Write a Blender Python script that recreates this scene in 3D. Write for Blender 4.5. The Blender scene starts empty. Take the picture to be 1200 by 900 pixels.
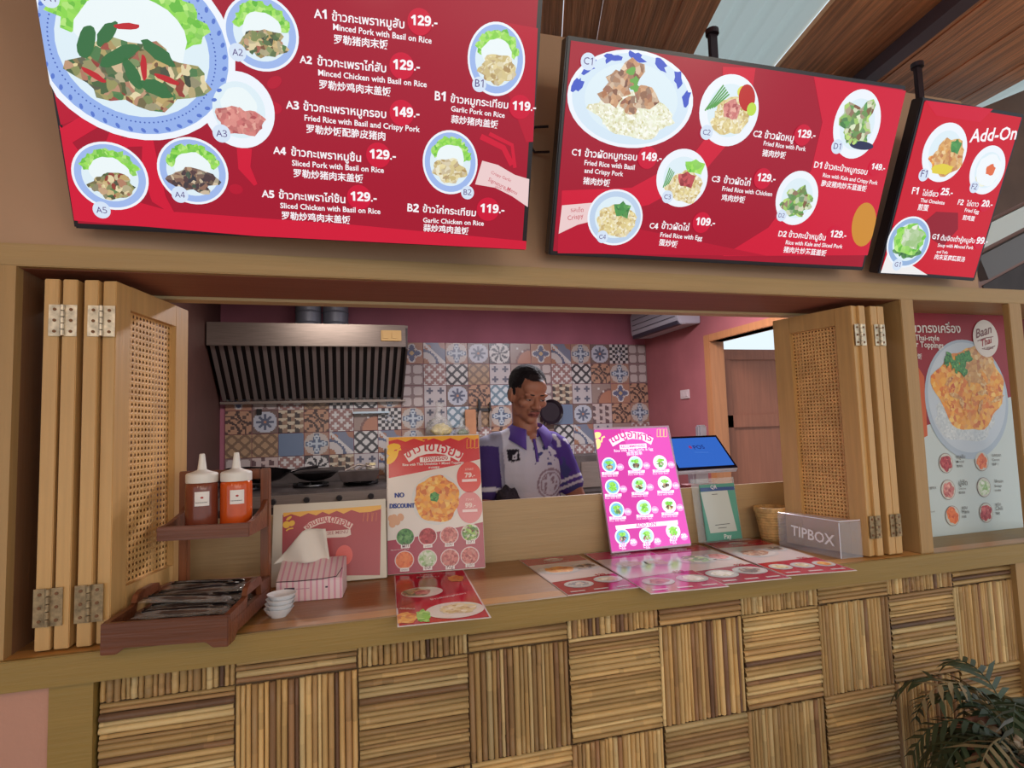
import bpy, bmesh, math, random
from math import sin, cos, pi, radians
from mathutils import Vector, Matrix, noise

SC = bpy.context.scene
COL = SC.collection

# ---------------------------------------------------------------- camera, world, lights
CAM_POS = Vector((0.0, -1.45, 1.47))
FPX = 690.0                                   # focal length in pixels of a 1200 x 900 frame
CAM_ROT = Matrix(((0.9615664, 0.0099418, -0.2743924),
                  (-0.2726903, -0.0822340, -0.9585810),
                  (-0.0320944, 0.9965635, -0.0763625)))
cam_data = bpy.data.cameras.new('camera')
cam_data.sensor_fit = 'HORIZONTAL'
cam_data.sensor_width = 36.0
cam_data.lens = 36.0 * FPX / 1200.0
cam_data.clip_start = 0.02
cam = bpy.data.objects.new('camera', cam_data)
COL.objects.link(cam)
cam.matrix_world = Matrix.Translation(CAM_POS) @ CAM_ROT.to_4x4()
SC.camera = cam

world = bpy.data.worlds.new('world')
SC.world = world
world.use_nodes = True
bg = world.node_tree.nodes['Background']
bg.inputs[0].default_value = (0.80, 0.92, 1.0, 1)
bg.inputs[1].default_value = 1.05

def area(name, loc, target, sx, sy, power, col):
    d = bpy.data.lights.new(name, 'AREA')
    d.shape = 'RECTANGLE'; d.size = sx; d.size_y = sy; d.energy = power; d.color = col
    o = bpy.data.objects.new(name, d); COL.objects.link(o)
    o.location = loc
    o.rotation_euler = (Vector(target) - Vector(loc)).to_track_quat('-Z', 'Y').to_euler()
    return o
area('courtyard_daylight', (1.6, -4.6, 2.3), (0.6, 0, 1.3), 4.0, 1.8, 66, (1.0, 0.90, 0.76))
area('kitchen_ceiling_lamp', (1.7, 1.9, 2.62), (1.7, 1.9, 0), 1.2, 0.25, 74, (0.98, 0.93, 1.0))
area('cooking_lamp', (-0.1, 2.3, 2.6), (-0.1, 2.5, 0), 0.6, 0.2, 14, (1.0, 0.88, 0.80))

def lamp(name, loc, power, col, r=.03):
    d = bpy.data.lights.new(name, 'POINT'); d.energy = power; d.color = col; d.shadow_soft_size = r
    o = bpy.data.objects.new(name, d); COL.objects.link(o); o.location = loc
for i, (x, y, z) in enumerate(((-1.1, -1.9, 2.2), (-.3, -2.3, 2.2), (.7, -2.2, 2.25), (1.7, -2.0, 2.3))):
    lamp('string_lamp', (x, y, z), 6, (1.0, .86, .66))
SC.view_settings.view_transform = 'Standard'
SC.view_settings.look = 'None'
SC.view_settings.exposure = 0.0
SC.view_settings.gamma = 1.0
SC.view_settings.use_curve_mapping = False

# ---------------------------------------------------------------- materials
def lin(c):
    return tuple(((v / 255.0) / 12.92 if v / 255.0 <= 0.04045 else ((v / 255.0 + 0.055) / 1.055) ** 2.4) for v in c)

MATS = {}
def base_mat(key):
    m = bpy.data.materials.new(key); m.use_nodes = True
    return m, m.node_tree, m.node_tree.nodes['Principled BSDF']

def mat(key, rgb, rough=0.6, metal=0.0, emit=0.0, var=0.0, vscale=8.0, bump=0.0, bscale=60.0, stretch=(1, 1, 1), alpha=1.0, trans=0.0, spec=0.5):
    """plain surface with optional noise colour variation and bump"""
    if key in MATS: return MATS[key]
    m, nt, b = base_mat(key)
    c = lin(rgb)
    b.inputs['Base Color'].default_value = (*c, 1)
    b.inputs['Roughness'].default_value = rough
    b.inputs['Metallic'].default_value = metal
    b.inputs['Specular IOR Level'].default_value = spec
    if alpha < 1: b.inputs['Alpha'].default_value = alpha
    if trans > 0: b.inputs['Transmission Weight'].default_value = trans
    if emit > 0:
        b.inputs['Base Color'].default_value = (0.01, 0.01, 0.01, 1)
        b.inputs['Emission Color'].default_value = (*c, 1)
        b.inputs['Emission Strength'].default_value = emit
    if var > 0 or bump > 0:
        tc = nt.nodes.new('ShaderNodeTexCoord'); mp = nt.nodes.new('ShaderNodeMapping')
        mp.inputs['Scale'].default_value = stretch
        nt.links.new(tc.outputs['Object'], mp.inputs[0])
    if var > 0:
        n = nt.nodes.new('ShaderNodeTexNoise'); n.inputs['Scale'].default_value = vscale; n.inputs['Detail'].default_value = 6
        nt.links.new(mp.outputs[0], n.inputs['Vector'])
        r = nt.nodes.new('ShaderNodeValToRGB')
        r.color_ramp.elements[0].position = 0.3; r.color_ramp.elements[1].position = 0.7
        r.color_ramp.elements[0].color = (*[v * (1 - var) for v in c], 1)
        r.color_ramp.elements[1].color = (*[min(1, v * (1 + var)) for v in c], 1)
        nt.links.new(n.outputs[0], r.inputs[0])
        nt.links.new(r.outputs[0], b.inputs['Base Color'])
    if bump > 0:
        n2 = nt.nodes.new('ShaderNodeTexNoise'); n2.inputs['Scale'].default_value = bscale; n2.inputs['Detail'].default_value = 4
        nt.links.new(mp.outputs[0], n2.inputs['Vector'])
        bp = nt.nodes.new('ShaderNodeBump'); bp.inputs['Strength'].default_value = bump; bp.inputs['Distance'].default_value = 0.01
        nt.links.new(n2.outputs[0], bp.inputs['Height']); nt.links.new(bp.outputs[0], b.inputs['Normal'])
    MATS[key] = m
    return m

def wood(key, rgb, axis='x', rough=0.45, var=0.22):
    st = {'x': (1.2, 22, 22), 'y': (22, 1.2, 22), 'z': (22, 22, 1.2)}[axis]
    return mat(key, rgb, rough, var=var, vscale=2.2, bump=0.12, bscale=6, stretch=st)

def attr_mat(key, rough=0.5, bump=0.0, spec=0.5, bscale=90):
    """colour taken from the mesh's own 'Col' attribute (flat print, reed colours)"""
    if key in MATS: return MATS[key]
    m, nt, b = base_mat(key)
    a = nt.nodes.new('ShaderNodeAttribute'); a.attribute_name = 'Col'
    nt.links.new(a.outputs['Color'], b.inputs['Base Color'])
    b.inputs['Roughness'].default_value = rough; b.inputs['Specular IOR Level'].default_value = spec
    if bump:
        n2 = nt.nodes.new('ShaderNodeTexNoise'); n2.inputs['Scale'].default_value = bscale
        tc = nt.nodes.new('ShaderNodeTexCoord'); nt.links.new(tc.outputs['Object'], n2.inputs['Vector'])
        bp = nt.nodes.new('ShaderNodeBump'); bp.inputs['Strength'].default_value = bump; bp.inputs['Distance'].default_value = 0.004
        nt.links.new(n2.outputs[0], bp.inputs['Height']); nt.links.new(bp.outputs[0], b.inputs['Normal'])
    MATS[key] = m
    return m

def food(key, cols, scale=90.0, emit=0.0, rough=0.35):
    """patchy printed food photograph: voronoi cells coloured from a palette"""
    key = key + ('_lit' if emit else '')
    if key in MATS: return MATS[key]
    m, nt, b = base_mat(key)
    tc = nt.nodes.new('ShaderNodeTexCoord')
    ns = nt.nodes.new('ShaderNodeTexNoise'); ns.inputs['Scale'].default_value = scale * 0.5
    nt.links.new(tc.outputs['Object'], ns.inputs['Vector'])
    mx = nt.nodes.new('ShaderNodeVectorMath'); mx.operation = 'MULTIPLY_ADD'
    mx.inputs[1].default_value = (1.6 / scale,) * 3
    nt.links.new(ns.outputs['Color'], mx.inputs[0]); nt.links.new(tc.outputs['Object'], mx.inputs[2])
    v = nt.nodes.new('ShaderNodeTexVoronoi'); v.inputs['Scale'].default_value = scale
    nt.links.new(mx.outputs[0], v.inputs['Vector'])
    sp = nt.nodes.new('ShaderNodeSeparateColor'); nt.links.new(v.outputs['Color'], sp.inputs[0])
    r = nt.nodes.new('ShaderNodeValToRGB'); r.color_ramp.interpolation = 'LINEAR'
    els = r.color_ramp.elements
    while len(els) < len(cols): els.new(0.5)
    for i, c in enumerate(cols):
        els[i].position = i / max(1, len(cols) - 1); els[i].color = (*lin(c), 1)
    nt.links.new(sp.outputs[0], r.inputs[0])
    b.inputs['Roughness'].default_value = rough
    if emit:
        b.inputs['Base Color'].default_value = (0.01, 0.01, 0.01, 1)
        nt.links.new(r.outputs[0], b.inputs['Emission Color']); b.inputs['Emission Strength'].default_value = emit
    else:
        nt.links.new(r.outputs[0], b.inputs['Base Color'])
    MATS[key] = m
    return m

# ---------------------------------------------------------------- mesh helpers
def tag(o, label=None, cat=None, group=None, kind=None):
    if label: o['label'] = label
    if cat: o['category'] = cat
    if group: o['group'] = group
    if kind: o['kind'] = kind
    return o

def thing(name, label, cat, loc=(0, 0, 0), rz=0.0, group=None):
    o = bpy.data.objects.new(name, None); COL.objects.link(o)
    o.empty_display_size = 0.05
    o.location = loc; o.rotation_euler = (0, 0, rz)
    return tag(o, label, cat, group)

class MB:
    """collects shapes into one mesh object"""
    def __init__(self): self.bm = bmesh.new(); self.mats = []
    def mi(self, m):
        if m not in self.mats: self.mats.append(m)
        return self.mats.index(m)
    def _add(self, tmp, m, mat4=None):
        if mat4 is not None: bmesh.ops.transform(tmp, matrix=mat4, verts=tmp.verts)
        i = self.mi(m)
        for f in tmp.faces: f.material_index = i
        me = bpy.data.meshes.new('t'); tmp.to_mesh(me); tmp.free()
        self.bm.from_mesh(me); bpy.data.meshes.remove(me)
    def box(self, x0, x1, y0, y1, z0, z1, m, bev=0.0, mat4=None):
        t = bmesh.new(); bmesh.ops.create_cube(t, size=1)
        for v in t.verts:
            v.co = Vector(((x0 + x1) / 2 + v.co.x * (x1 - x0), (y0 + y1) / 2 + v.co.y * (y1 - y0), (z0 + z1) / 2 + v.co.z * (z1 - z0)))
        if bev > 0: bmesh.ops.bevel(t, geom=t.edges[:], offset=bev, segments=2, affect='EDGES')
        self._add(t, m, mat4); return self
    def hexa(self, pts, m, bev=0.0):
        """eight corners: bottom four then top four, same winding"""
        t = bmesh.new(); v = [t.verts.new(p) for p in pts]
        for q in ((3, 2, 1, 0), (4, 5, 6, 7), (0, 1, 5, 4), (1, 2, 6, 5), (2, 3, 7, 6), (3, 0, 4, 7)): t.faces.new([v[i] for i in q])
        if bev > 0: bmesh.ops.bevel(t, geom=t.edges[:], offset=bev, segments=2, affect='EDGES')
        bmesh.ops.recalc_face_normals(t, faces=t.faces)
        self._add(t, m); return self
    def cyl(self, p0, p1, r0, r1, m, seg=16):
        p0, p1 = Vector(p0), Vector(p1); d = p1 - p0
        t = bmesh.new(); bmesh.ops.create_cone(t, cap_ends=True, segments=seg, radius1=r0, radius2=r1, depth=d.length)
        q = d.to_track_quat('Z', 'Y').to_matrix().to_4x4()
        self._add(t, m, Matrix.Translation((p0 + p1) / 2) @ q); return self
    def tube(self, pts, r, m, seg=8):
        pts = [Vector(p) for p in pts]
        if not isinstance(r, (list, tuple)): r = [r] * len(pts)
        t = bmesh.new(); rings = []
        for i, p in enumerate(pts):
            d = (pts[min(i + 1, len(pts) - 1)] - pts[max(i - 1, 0)]).normalized()
            a = d.orthogonal().normalized() if i == 0 else (a - d * a.dot(d)).normalized()
            b = d.cross(a)
            rings.append([t.verts.new(p + (a * cos(2 * pi * k / seg) + b * sin(2 * pi * k / seg)) * r[i]) for k in range(seg)])
        for i in range(len(rings) - 1):
            for k in range(seg): t.faces.new((rings[i][k], rings[i][(k + 1) % seg], rings[i + 1][(k + 1) % seg], rings[i + 1][k]))
        t.faces.new(rings[0][::-1]); t.faces.new(rings[-1])
        self._add(t, m); return self
    def lathe(self, prof, m, c=(0, 0, 0), seg=28, sq=0.0, mat4=None):
        """prof: (radius, z) from bottom to top"""
        t = bmesh.new(); rings = []
        for r, z in prof:
            if r < 1e-6: rings.append([t.verts.new((c[0], c[1], c[2] + z))]); continue
            rings.append([t.verts.new((c[0] + r * cos(2 * pi * k / seg), c[1] + r * sin(2 * pi * k / seg), c[2] + z)) for k in range(seg)])
        for a, b in zip(rings, rings[1:]):
            for k in range(seg):
                k2 = (k + 1) % seg
                if len(a) == 1 and len(b) == 1: continue
                if len(a) == 1: t.faces.new((a[0], b[k], b[k2]))
                elif len(b) == 1: t.faces.new((a[k], a[k2], b[0]))
                else: t.faces.new((a[k], a[k2], b[k2], b[k]))
        bmesh.ops.recalc_face_normals(t, faces=t.faces)
        self._add(t, m, mat4); return self
    def ball(self, c, r, m, seg=16, ring=10, mat4=None, wob=0.0, seed=0):
        if not isinstance(r, (list, tuple)): r = (r, r, r)
        t = bmesh.new(); bmesh.ops.create_uvsphere(t, u_segments=seg, v_segments=ring, radius=1)
        for v in t.verts:
            k = 1.0
            if wob: k += wob * noise.noise(v.co * 2.3 + Vector((seed, seed * 1.7, 0)))
            v.co = Vector((v.co.x * r[0], v.co.y * r[1], v.co.z * r[2])) * k
        M = Matrix.Translation(c) @ (mat4 or Matrix())
        self._add(t, m, M); return self
    def prism(self, poly, axis, a, b, m, bev=0.0):
        """2D polygon extruded along axis 'x','y','z' from a to b"""
        def P(p, h): return {'x': (h, p[0], p[1]), 'y': (p[0], h, p[1]), 'z': (p[0], p[1], h)}[axis]
        t = bmesh.new(); va = [t.verts.new(P(p, a)) for p in poly]; vb = [t.verts.new(P(p, b)) for p in poly]
        n = len(poly)
        t.faces.new(va); t.faces.new(vb[::-1])
        for i in range(n): t.faces.new((va[i], vb[i], vb[(i + 1) % n], va[(i + 1) % n]))
        bmesh.ops.recalc_face_normals(t, faces=t.faces)
        if bev > 0: bmesh.ops.bevel(t, geom=t.edges[:], offset=bev, segments=2, affect='EDGES')
        self._add(t, m); return self
    def build(self, name, parent=None, smooth=35, label=None, cat=None, group=None, kind=None):
        me = bpy.data.meshes.new(name); self.bm.to_mesh(me); self.bm.free()
        for m in self.mats: me.materials.append(m)
        if smooth:
            for p in me.polygons: p.use_smooth = True
            me.set_sharp_from_angle(angle=radians(smooth))
        o = bpy.data.objects.new(name, me); COL.objects.link(o)
        if parent: o.parent = parent
        return tag(o, label, cat, group, kind)

def struct(name, mb, label=None, parent=None):
    o = mb.build(name, parent)
    o['kind'] = 'structure'
    if label: o['label'] = label
    return o

# ---------------------------------------------------------------- flat print (signs, screens, posters)
TEXTS = {}
def text_geo(s, bold):
    s = ''.join(chr((0x1D7EC if bold else 0x1D7E2) + ord(ch) - 48) if '0' <= ch <= '9' else ch for ch in s)   # clear upright digits
    k = (s, bold)
    if k in TEXTS: return TEXTS[k]
    cu = bpy.data.curves.new('t', 'FONT'); cu.body = s; cu.resolution_u = 2; cu.offset = 0.018 if bold else 0.004
    o = bpy.data.objects.new('t', cu); COL.objects.link(o)
    dg = bpy.context.evaluated_depsgraph_get(); dg.update()
    me = bpy.data.meshes.new_from_object(o.evaluated_get(dg))
    vs = [(v.co.x, v.co.y) for v in me.vertices]; fs = [tuple(p.vertices) for p in me.polygons]
    bpy.data.objects.remove(o); bpy.data.curves.remove(cu); bpy.data.meshes.remove(me)
    TEXTS[k] = (vs, fs)
    return TEXTS[k]

class Board:
    """a real flat panel in space; photo measurements are read off onto its plane, in metres from its lower left corner"""
    def __init__(self, name, label, cat, origin, u, v, w, h, thick, group=None):
        self.o = Vector(origin); self.u = Vector(u).normalized(); v = Vector(v)
        self.v = (v - self.u * v.dot(self.u)).normalized(); self.n = self.v.cross(self.u)
        self.w, self.h, self.t = w, h, thick
        self.root = thing(name, label, cat, group=group)
        self.root.matrix_world = Matrix.Translation(self.o) @ Matrix((self.u, self.n, self.v)).transposed().to_4x4()
    def px(self, p, s=1.0, off=(0, 0)):
        x, y = off[0] + p[0] / s, off[1] + p[1] / s
        r = CAM_ROT @ Vector(((x - 600) / FPX, -(y - 450) / FPX, -1.0))
        q = CAM_POS + r * ((self.o - CAM_POS).dot(self.n) / r.dot(self.n)) - self.o
        return Vector((q.dot(self.u), q.dot(self.v)))

class Flat:
    def __init__(self, board, s=1.0, off=(0, 0), lift=0.0):
        self.b, self.s, self.off, self.lift = board, s, off, lift
        self.V, self.F, self.I, self.mats = [], [], [], []
    def P(self, p): return self.b.px(p, self.s, self.off)
    def mi(self, m):
        if m not in self.mats: self.mats.append(m)
        return self.mats.index(m)
    def clip(self, pts):
        w, h = self.b.w - 0.001, self.b.h - 0.001
        return [(min(max(p[0], 0.001), w), min(max(p[1], 0.001), h)) for p in pts]
    def poly(self, pts, layer, m, local=False):
        if not local: pts = [self.P(p) for p in pts]
        pts = self.clip(pts)
        n = len(self.V); y = -(self.lift + 0.00035 * layer + 4e-6 * min(len(self.F), 80))
        self.V += [(p[0], y, p[1]) for p in pts]; self.F.append(tuple(range(n, n + len(pts)))); self.I.append(self.mi(m))
    def disc(self, c, rx, ry, layer, m, seg=32, rot=0.0, wob=0.0, seed=1, local=False):
        """centre given in the photo's pixels, radii in metres"""
        c = Vector(c) if local else self.P(c)
        pts = []
        for k in range(seg):
            a = 2 * pi * k / seg; q = 1 + (wob * noise.noise(Vector((cos(a) * 1.9, sin(a) * 1.9, seed * 3.1))) * 1.8 if wob else 0)
            x, z = rx * q * cos(a), ry * q * sin(a)
            pts.append((c[0] + x * cos(rot) - z * sin(rot), c[1] + x * sin(rot) + z * cos(rot)))
        self.poly(pts, layer, m, True)
    def stroke(self, pts, w, layer, m, local=False):
        if not local: pts = [self.P(p) for p in pts]
        pts = [Vector(p) for p in pts]
        L, R = [], []
        for i, p in enumerate(pts):
            d = (pts[min(i + 1, len(pts) - 1)] - pts[max(i - 1, 0)]).normalized(); nn = Vector((-d.y, d.x))
            ww = w if not isinstance(w, (list, tuple)) else w[i]
            L.append(p + nn * ww / 2); R.append(p - nn * ww / 2)
        for i in range(len(pts) - 1): self.poly([L[i], L[i + 1], R[i + 1], R[i]], layer, m, True)
    def text(self, s, p0, p1, layer, m, bold=False, local=False, hs=1.0, lean=0.0, outline=None):
        """baseline from p0 to p1; the lettering fills that length"""
        a, b = (Vector(p0), Vector(p1)) if local else (self.P(p0), self.P(p1))
        vs, fs = text_geo(s, bold)
        if not vs: return
        x0 = min(v[0] for v in vs); x1 = max(v[0] for v in vs)
        d = b - a; k = d.length / (x1 - x0); d.normalize(); nn = Vector((-d.y, d.x))
        n = len(self.V); y = -(self.lift + 0.00035 * layer + 4e-6 * min(len(self.F), 80))
        for v in vs:
            q = a + d * ((v[0] - x0) * k + v[1] * k * lean) + nn * (v[1] * k * hs)
            self.V.append((q[0], y, q[1]))
        i = self.mi(m)
        for f in fs: self.F.append(tuple(n + j for j in f)); self.I.append(i)
        if getattr(self, 'auto', None): self.flush(self.auto)
    def flush(self, name, label=None):
        """close the piece of print collected so far as its own part and start the next"""
        if self.V: self.build(name, None, label)
        self.V, self.F, self.I, self.mats = [], [], [], []
    def build(self, name, parent=None, label=None):
        if not self.V: return
        me = bpy.data.meshes.new(name); me.from_pydata(self.V, [], self.F)
        for m in self.mats: me.materials.append(m)
        me.polygons.foreach_set('material_index', self.I); me.update()
        o = bpy.data.objects.new(name, me); COL.objects.link(o)
        o.parent = parent or self.b.root
        if label: o['label'] = label
        return o

def pr(rgb, emit=0.0, rough=0.22):
    """printed or displayed colour"""
    return mat('print_%d_%d_%d_%s' % (*rgb, 'lit' if emit else 'ink%d' % int(rough * 100)), rgb, rough, emit=emit, spec=.22 if emit else .5)

PAL = {
 'basil': [(225, 205, 150), (70, 120, 70), (200, 170, 110), (45, 60, 45), (230, 215, 170), (150, 50, 45), (60, 100, 60), (205, 180, 130)],
 'dark': [(200, 165, 130), (60, 55, 65), (150, 110, 90), (40, 70, 60), (220, 200, 170), (90, 60, 60), (50, 50, 60)],
 'garlic': [(230, 215, 165), (200, 180, 120), (240, 235, 210), (170, 140, 90), (220, 205, 150)],
 'rice': [(245, 248, 235), (225, 228, 195), (250, 250, 245), (205, 200, 150), (240, 240, 220)],
 'fried': [(238, 225, 175), (215, 195, 130), (245, 240, 215), (190, 160, 95), (235, 220, 160)],
 'pork': [(165, 105, 70), (215, 170, 130), (110, 60, 45), (235, 210, 180), (140, 80, 60)],
 'kale': [(70, 150, 70), (190, 220, 120), (60, 120, 60), (225, 235, 200), (130, 80, 60), (90, 170, 90)],
 'lettuce': [(120, 205, 60), (160, 225, 90), (90, 180, 50), (190, 235, 130), (110, 195, 60)],
 'omelette': [(240, 150, 50), (245, 185, 75), (225, 120, 45), (250, 205, 110), (205, 95, 45), (240, 165, 60)],
 'brownegg': [(200, 140, 80), (225, 180, 110), (185, 110, 60), (235, 205, 150), (215, 150, 70)],
 'chili': [(170, 50, 60), (200, 80, 85), (140, 30, 45), (215, 110, 105)],
 'carrot': [(225, 100, 55), (240, 140, 80), (205, 75, 45)],
 'meat': [(200, 105, 105), (225, 150, 140), (170, 75, 80), (235, 175, 160)],
 'green': [(60, 120, 60), (95, 155, 80), (40, 95, 50), (130, 180, 110)],
 'pale': [(225, 230, 215), (200, 215, 180), (150, 190, 120), (240, 240, 230)],
 'herb': [(50, 130, 60), (90, 165, 85), (35, 100, 50), (120, 185, 100)],
}
def fd(k, emit=0.0, scale=90.0): return food('food_%s_%d' % (k, int(scale)), PAL[k], scale, emit)

def dish(F, c, r, kind, emit=0.0, L=2, rim=(238, 244, 252), ring=(160, 185, 235), ry=None, salad=True, seed=1, scale=110.0, rot=0.0, rice=True):
    """a photographed plate: rim, blue ring, white well, salad, rice and the food, as printed layers"""
    F.flush('dish_picture')
    ry = ry or r
    c = F.P(c)
    F.disc(c, r, ry, L, pr(rim, emit), 40, rot, local=True)
    if ring: F.disc(c, r * .93, ry * .93, L + 1, pr(ring, emit), 40, rot, local=True)
    F.disc(c, r * .74, ry * .74, L + 2, pr((222, 238, 246), emit), 36, rot, local=True)
    if salad:
        for k in range(7):
            a = radians(150 - k * 21); F.disc((c[0] + cos(a) * r * .60, c[1] + sin(a) * ry * .62), r * .22, ry * .19, L + 3, fd('lettuce', emit, scale * 1.3), 14, wob=.35, seed=seed + k, local=True)
    if rice: F.disc((c[0], c[1] + ry * .12), r * .52, ry * .44, L + 4, pr((236, 246, 248), emit), 24, wob=.08, seed=seed, local=True)
    F.disc((c[0] + r * .02, c[1] - ry * .28), r * .62, ry * .36, L + 5, fd(kind, emit, scale), 30, wob=.28, seed=seed + 5, local=True)
    for k in range(5):
        a = seed * 1.3 + k * 1.9
        F.disc((c[0] + cos(a) * r * .42, c[1] - ry * .28 + sin(a) * ry * .2), r * .13, ry * .11, L + 6, fd(kind, emit, scale * .6), 12, wob=.5, seed=seed + k, local=True)
# ================================================================ SETTING
M_tan = wood('tan_paint_wood', (176, 136, 92), 'x', 0.5, 0.06)
M_beam = wood('beam_wood', (172, 140, 92), 'x', 0.5, 0.07)
M_post = wood('post_wood', (170, 134, 84), 'z', 0.5, 0.07)
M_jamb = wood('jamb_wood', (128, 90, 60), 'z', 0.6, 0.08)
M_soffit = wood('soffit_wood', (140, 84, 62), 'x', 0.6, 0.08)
M_lip = mat('cream_lip', (196, 172, 128), 0.5)
M_fascia = wood('olive_fascia', (146, 118, 60), 'x', 0.45, 0.05)
M_brownwall = mat('brown_wall', (182, 146, 116), 0.7, var=0.05, vscale=3)
M_pink = mat('pink_plaster', (184, 136, 116), 0.85, var=0.05, vscale=4, bump=0.1, bscale=80)
M_maroon = mat('maroon_plaster', (158, 96, 112), 0.75, var=0.12, vscale=3)
M_terra = mat('terracotta_plaster', (162, 92, 96), 0.75, var=0.12, vscale=3)
M_floor = mat('floor_tile', (150, 118, 92), 0.5, var=0.1, vscale=3)
M_dark = mat('dark_void', (38, 30, 30), 0.9)
M_kceil = mat('kitchen_ceiling', (150, 120, 115), 0.8)

struct('floor', MB().box(-5, 6, -6, 6, -0.1, 0, M_floor))
# stall front wall above the hatch, framed by boards
struct('wall_front', MB().box(-1.3, 2.082, 0.012, 0.10, 1.895, 2.56, M_brownwall))
struct('trim_1', MB().box(-1.3, 2.7, 0.0, 0.25, 1.846, 1.895, M_beam, 0.002), 'long tan header beam over the serving hatch')
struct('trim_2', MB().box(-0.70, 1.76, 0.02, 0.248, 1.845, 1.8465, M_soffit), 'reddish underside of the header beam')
struct('trim_3', MB().box(-0.66, 1.72, 0.251, 0.30, 1.838, 1.90, M_lip, 0.002), 'narrow cream rail behind the header beam')
struct('trim_4', MB().box(-1.3, -0.66, 0.0, 0.03, 1.042, 1.846, M_post), 'tan frame board left of the hatch')
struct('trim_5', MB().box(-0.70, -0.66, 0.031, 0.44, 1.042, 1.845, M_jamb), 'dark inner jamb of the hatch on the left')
struct('trim_6', MB().box(1.72, 1.773, 0.0, 0.10, 1.042, 1.846, M_post, 0.002), 'tan post between hatch and poster')
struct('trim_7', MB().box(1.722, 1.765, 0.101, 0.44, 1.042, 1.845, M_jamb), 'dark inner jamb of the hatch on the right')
struct('trim_8', MB().box(2.196, 2.255, 0.0, 0.022, 1.042, 1.846, M_post, 0.002), 'tan post right of the poster')
struct('wall_kitchen_front', MB().box(-1.05, 3.03, 0.305, 0.34, 1.90, 2.70, M_kceil))
struct('wall_poster_niche', MB().box(1.766, 2.50, 0.2, 0.26, 0.98, 1.846, M_brownwall))
struct('wall_lower_left', MB().box(-1.3, -0.582, 0.004, 0.10, 0, 0.98, M_pink))
struct('trim_9', MB().box(-0.581, -0.503, 0.0, 0.10, 0, 0.98, M_fascia), 'olive post at the left end of the reed front')
struct('trim_10', MB().box(2.112, 2.70, 0.0, 0.10, 0, 0.98, M_post), 'brown post at the right end of the reed front')

# kitchen shell
struct('wall_left', MB().box(-1.05, -0.98, 0.345, 3.95, 0, 2.70, mat('brown_panel', (74, 46, 40), 0.6, var=0.1)))
wr = MB()
wr.box(2.93, 3.03, 2.84, 3.85, 0, 2.70, M_terra).box(2.93, 3.03, 0.345, 1.30, 0, 2.70, M_terra).box(2.93, 3.03, 1.30, 2.84, 2.14, 2.70, M_terra)
struct('wall_right', wr)
struct('ceiling_kitchen', MB().box(-1.05, 3.03, 0.345, 3.95, 2.705, 2.74, M_kceil))
wb = struct('wall_back', MB().box(-1.05, 3.03, 3.852, 3.95, 0, 2.70, M_maroon))

# patterned cement tiles, each one a piece of the back wall
NT = 20
def q4(u, v): return (abs(u - .5) * 2, abs(v - .5) * 2)
WH, BK = (205, 200, 195), (38, 36, 42)
def t_lattice(a, b, w=.16):
    def f(u, v):
        d = min(abs(((u + v) * 2) % 1 - .5), abs(((u - v) * 2) % 1 - .5))
        x, y = (u * 2) % 1 - .5, (v * 2) % 1 - .5
        return a if (d < w * (1 - 1.4 * abs(abs(x) - abs(y) - 0)) + .02 and True) else b
    return f
def t_petal(u, v):
    x, y = u - .5, v - .5; r = math.hypot(x, y); a = math.atan2(y, x)
    if r > .47: return (110, 80, 70)
    if r < .06: return (200, 120, 80)
    return (70, 80, 110) if r < .15 + .2 * abs(cos(4 * a)) ** 2 else (178, 184, 200)
def t_shield(c1, c2, c3):
    def f(u, v):
        x, y = q4(u, v); r = math.hypot(u - .5, v - .5); a = math.atan2(v - .5, u - .5)
        k = .34 + .1 * cos(4 * a)
        if abs(r - k) < .035: return WH
        if r < .09: return (200, 160, 90)
        if r < k: return c1 if abs(cos(2 * a)) > .35 or r < .2 else c3
        return c2
    return f
def t_star(u, v):
    x, y = u - .5, v - .5; r = math.hypot(x, y); a = (math.atan2(y, x) % (pi / 4)) / (pi / 4)
    if r < .42 * (1.1 - .5 * abs(a - .5)) and a < .5: return BK
    return WH if r < .5 else (60, 56, 60)
def t_check(u, v):
    x, y = int(u * 7), int(v * 7); r = math.hypot(u - .5, v - .5)
    if r < .1: return WH
    if .1 < r < .2: return BK if int((math.atan2(v - .5, u - .5) + pi) * 4 / pi) % 2 else (140, 150, 165)
    return BK if (x + y) % 2 else WH
def t_cube(c1, c2, c3):
    def f(u, v):
        x = (u * 3) % 1; y = (v * 3 + (.5 if int(u * 3) % 2 else 0)) % 1
        if y > .5 + .5 * abs(x - .5): return c1
        return c2 if x < .5 else c3
    return f
def t_oval(u, v):
    x, y = (u * 2) % 1 - .5, (v * 2) % 1 - .5
    return (190, 172, 165) if x * x + y * y < .19 else (130, 100, 96)
def t_quarter(u, v):
    r1, r2 = math.hypot(u, v), math.hypot(1 - u, 1 - v)
    if r1 < .25: return (172, 100, 60)
    if r2 < .3: return (165, 92, 62)
    if abs(u + v - 1) < .1: return WH
    if abs(r1 - .62) < .06: return (70, 82, 120)
    if math.hypot(u - .2, v - .75) < .16: return (170, 96, 60)
    return (196, 186, 180) if (u + v) < 1 else (100, 110, 140)
def t_arab(u, v):
    r1, r2 = math.hypot(u, v), math.hypot(1 - u, 1 - v); r3 = math.hypot(u - .5, v - .5)
    if abs(r1 - .55) < .05 or abs(r2 - .55) < .05 or abs(r1 - .78) < .03: return (66, 42, 36)
    if (int(u * 9) * 3 + int(v * 9) * 5) % 4 == 0: return (84, 54, 44)
    return (190, 128, 88) if r3 < .6 else (150, 100, 76)
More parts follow.
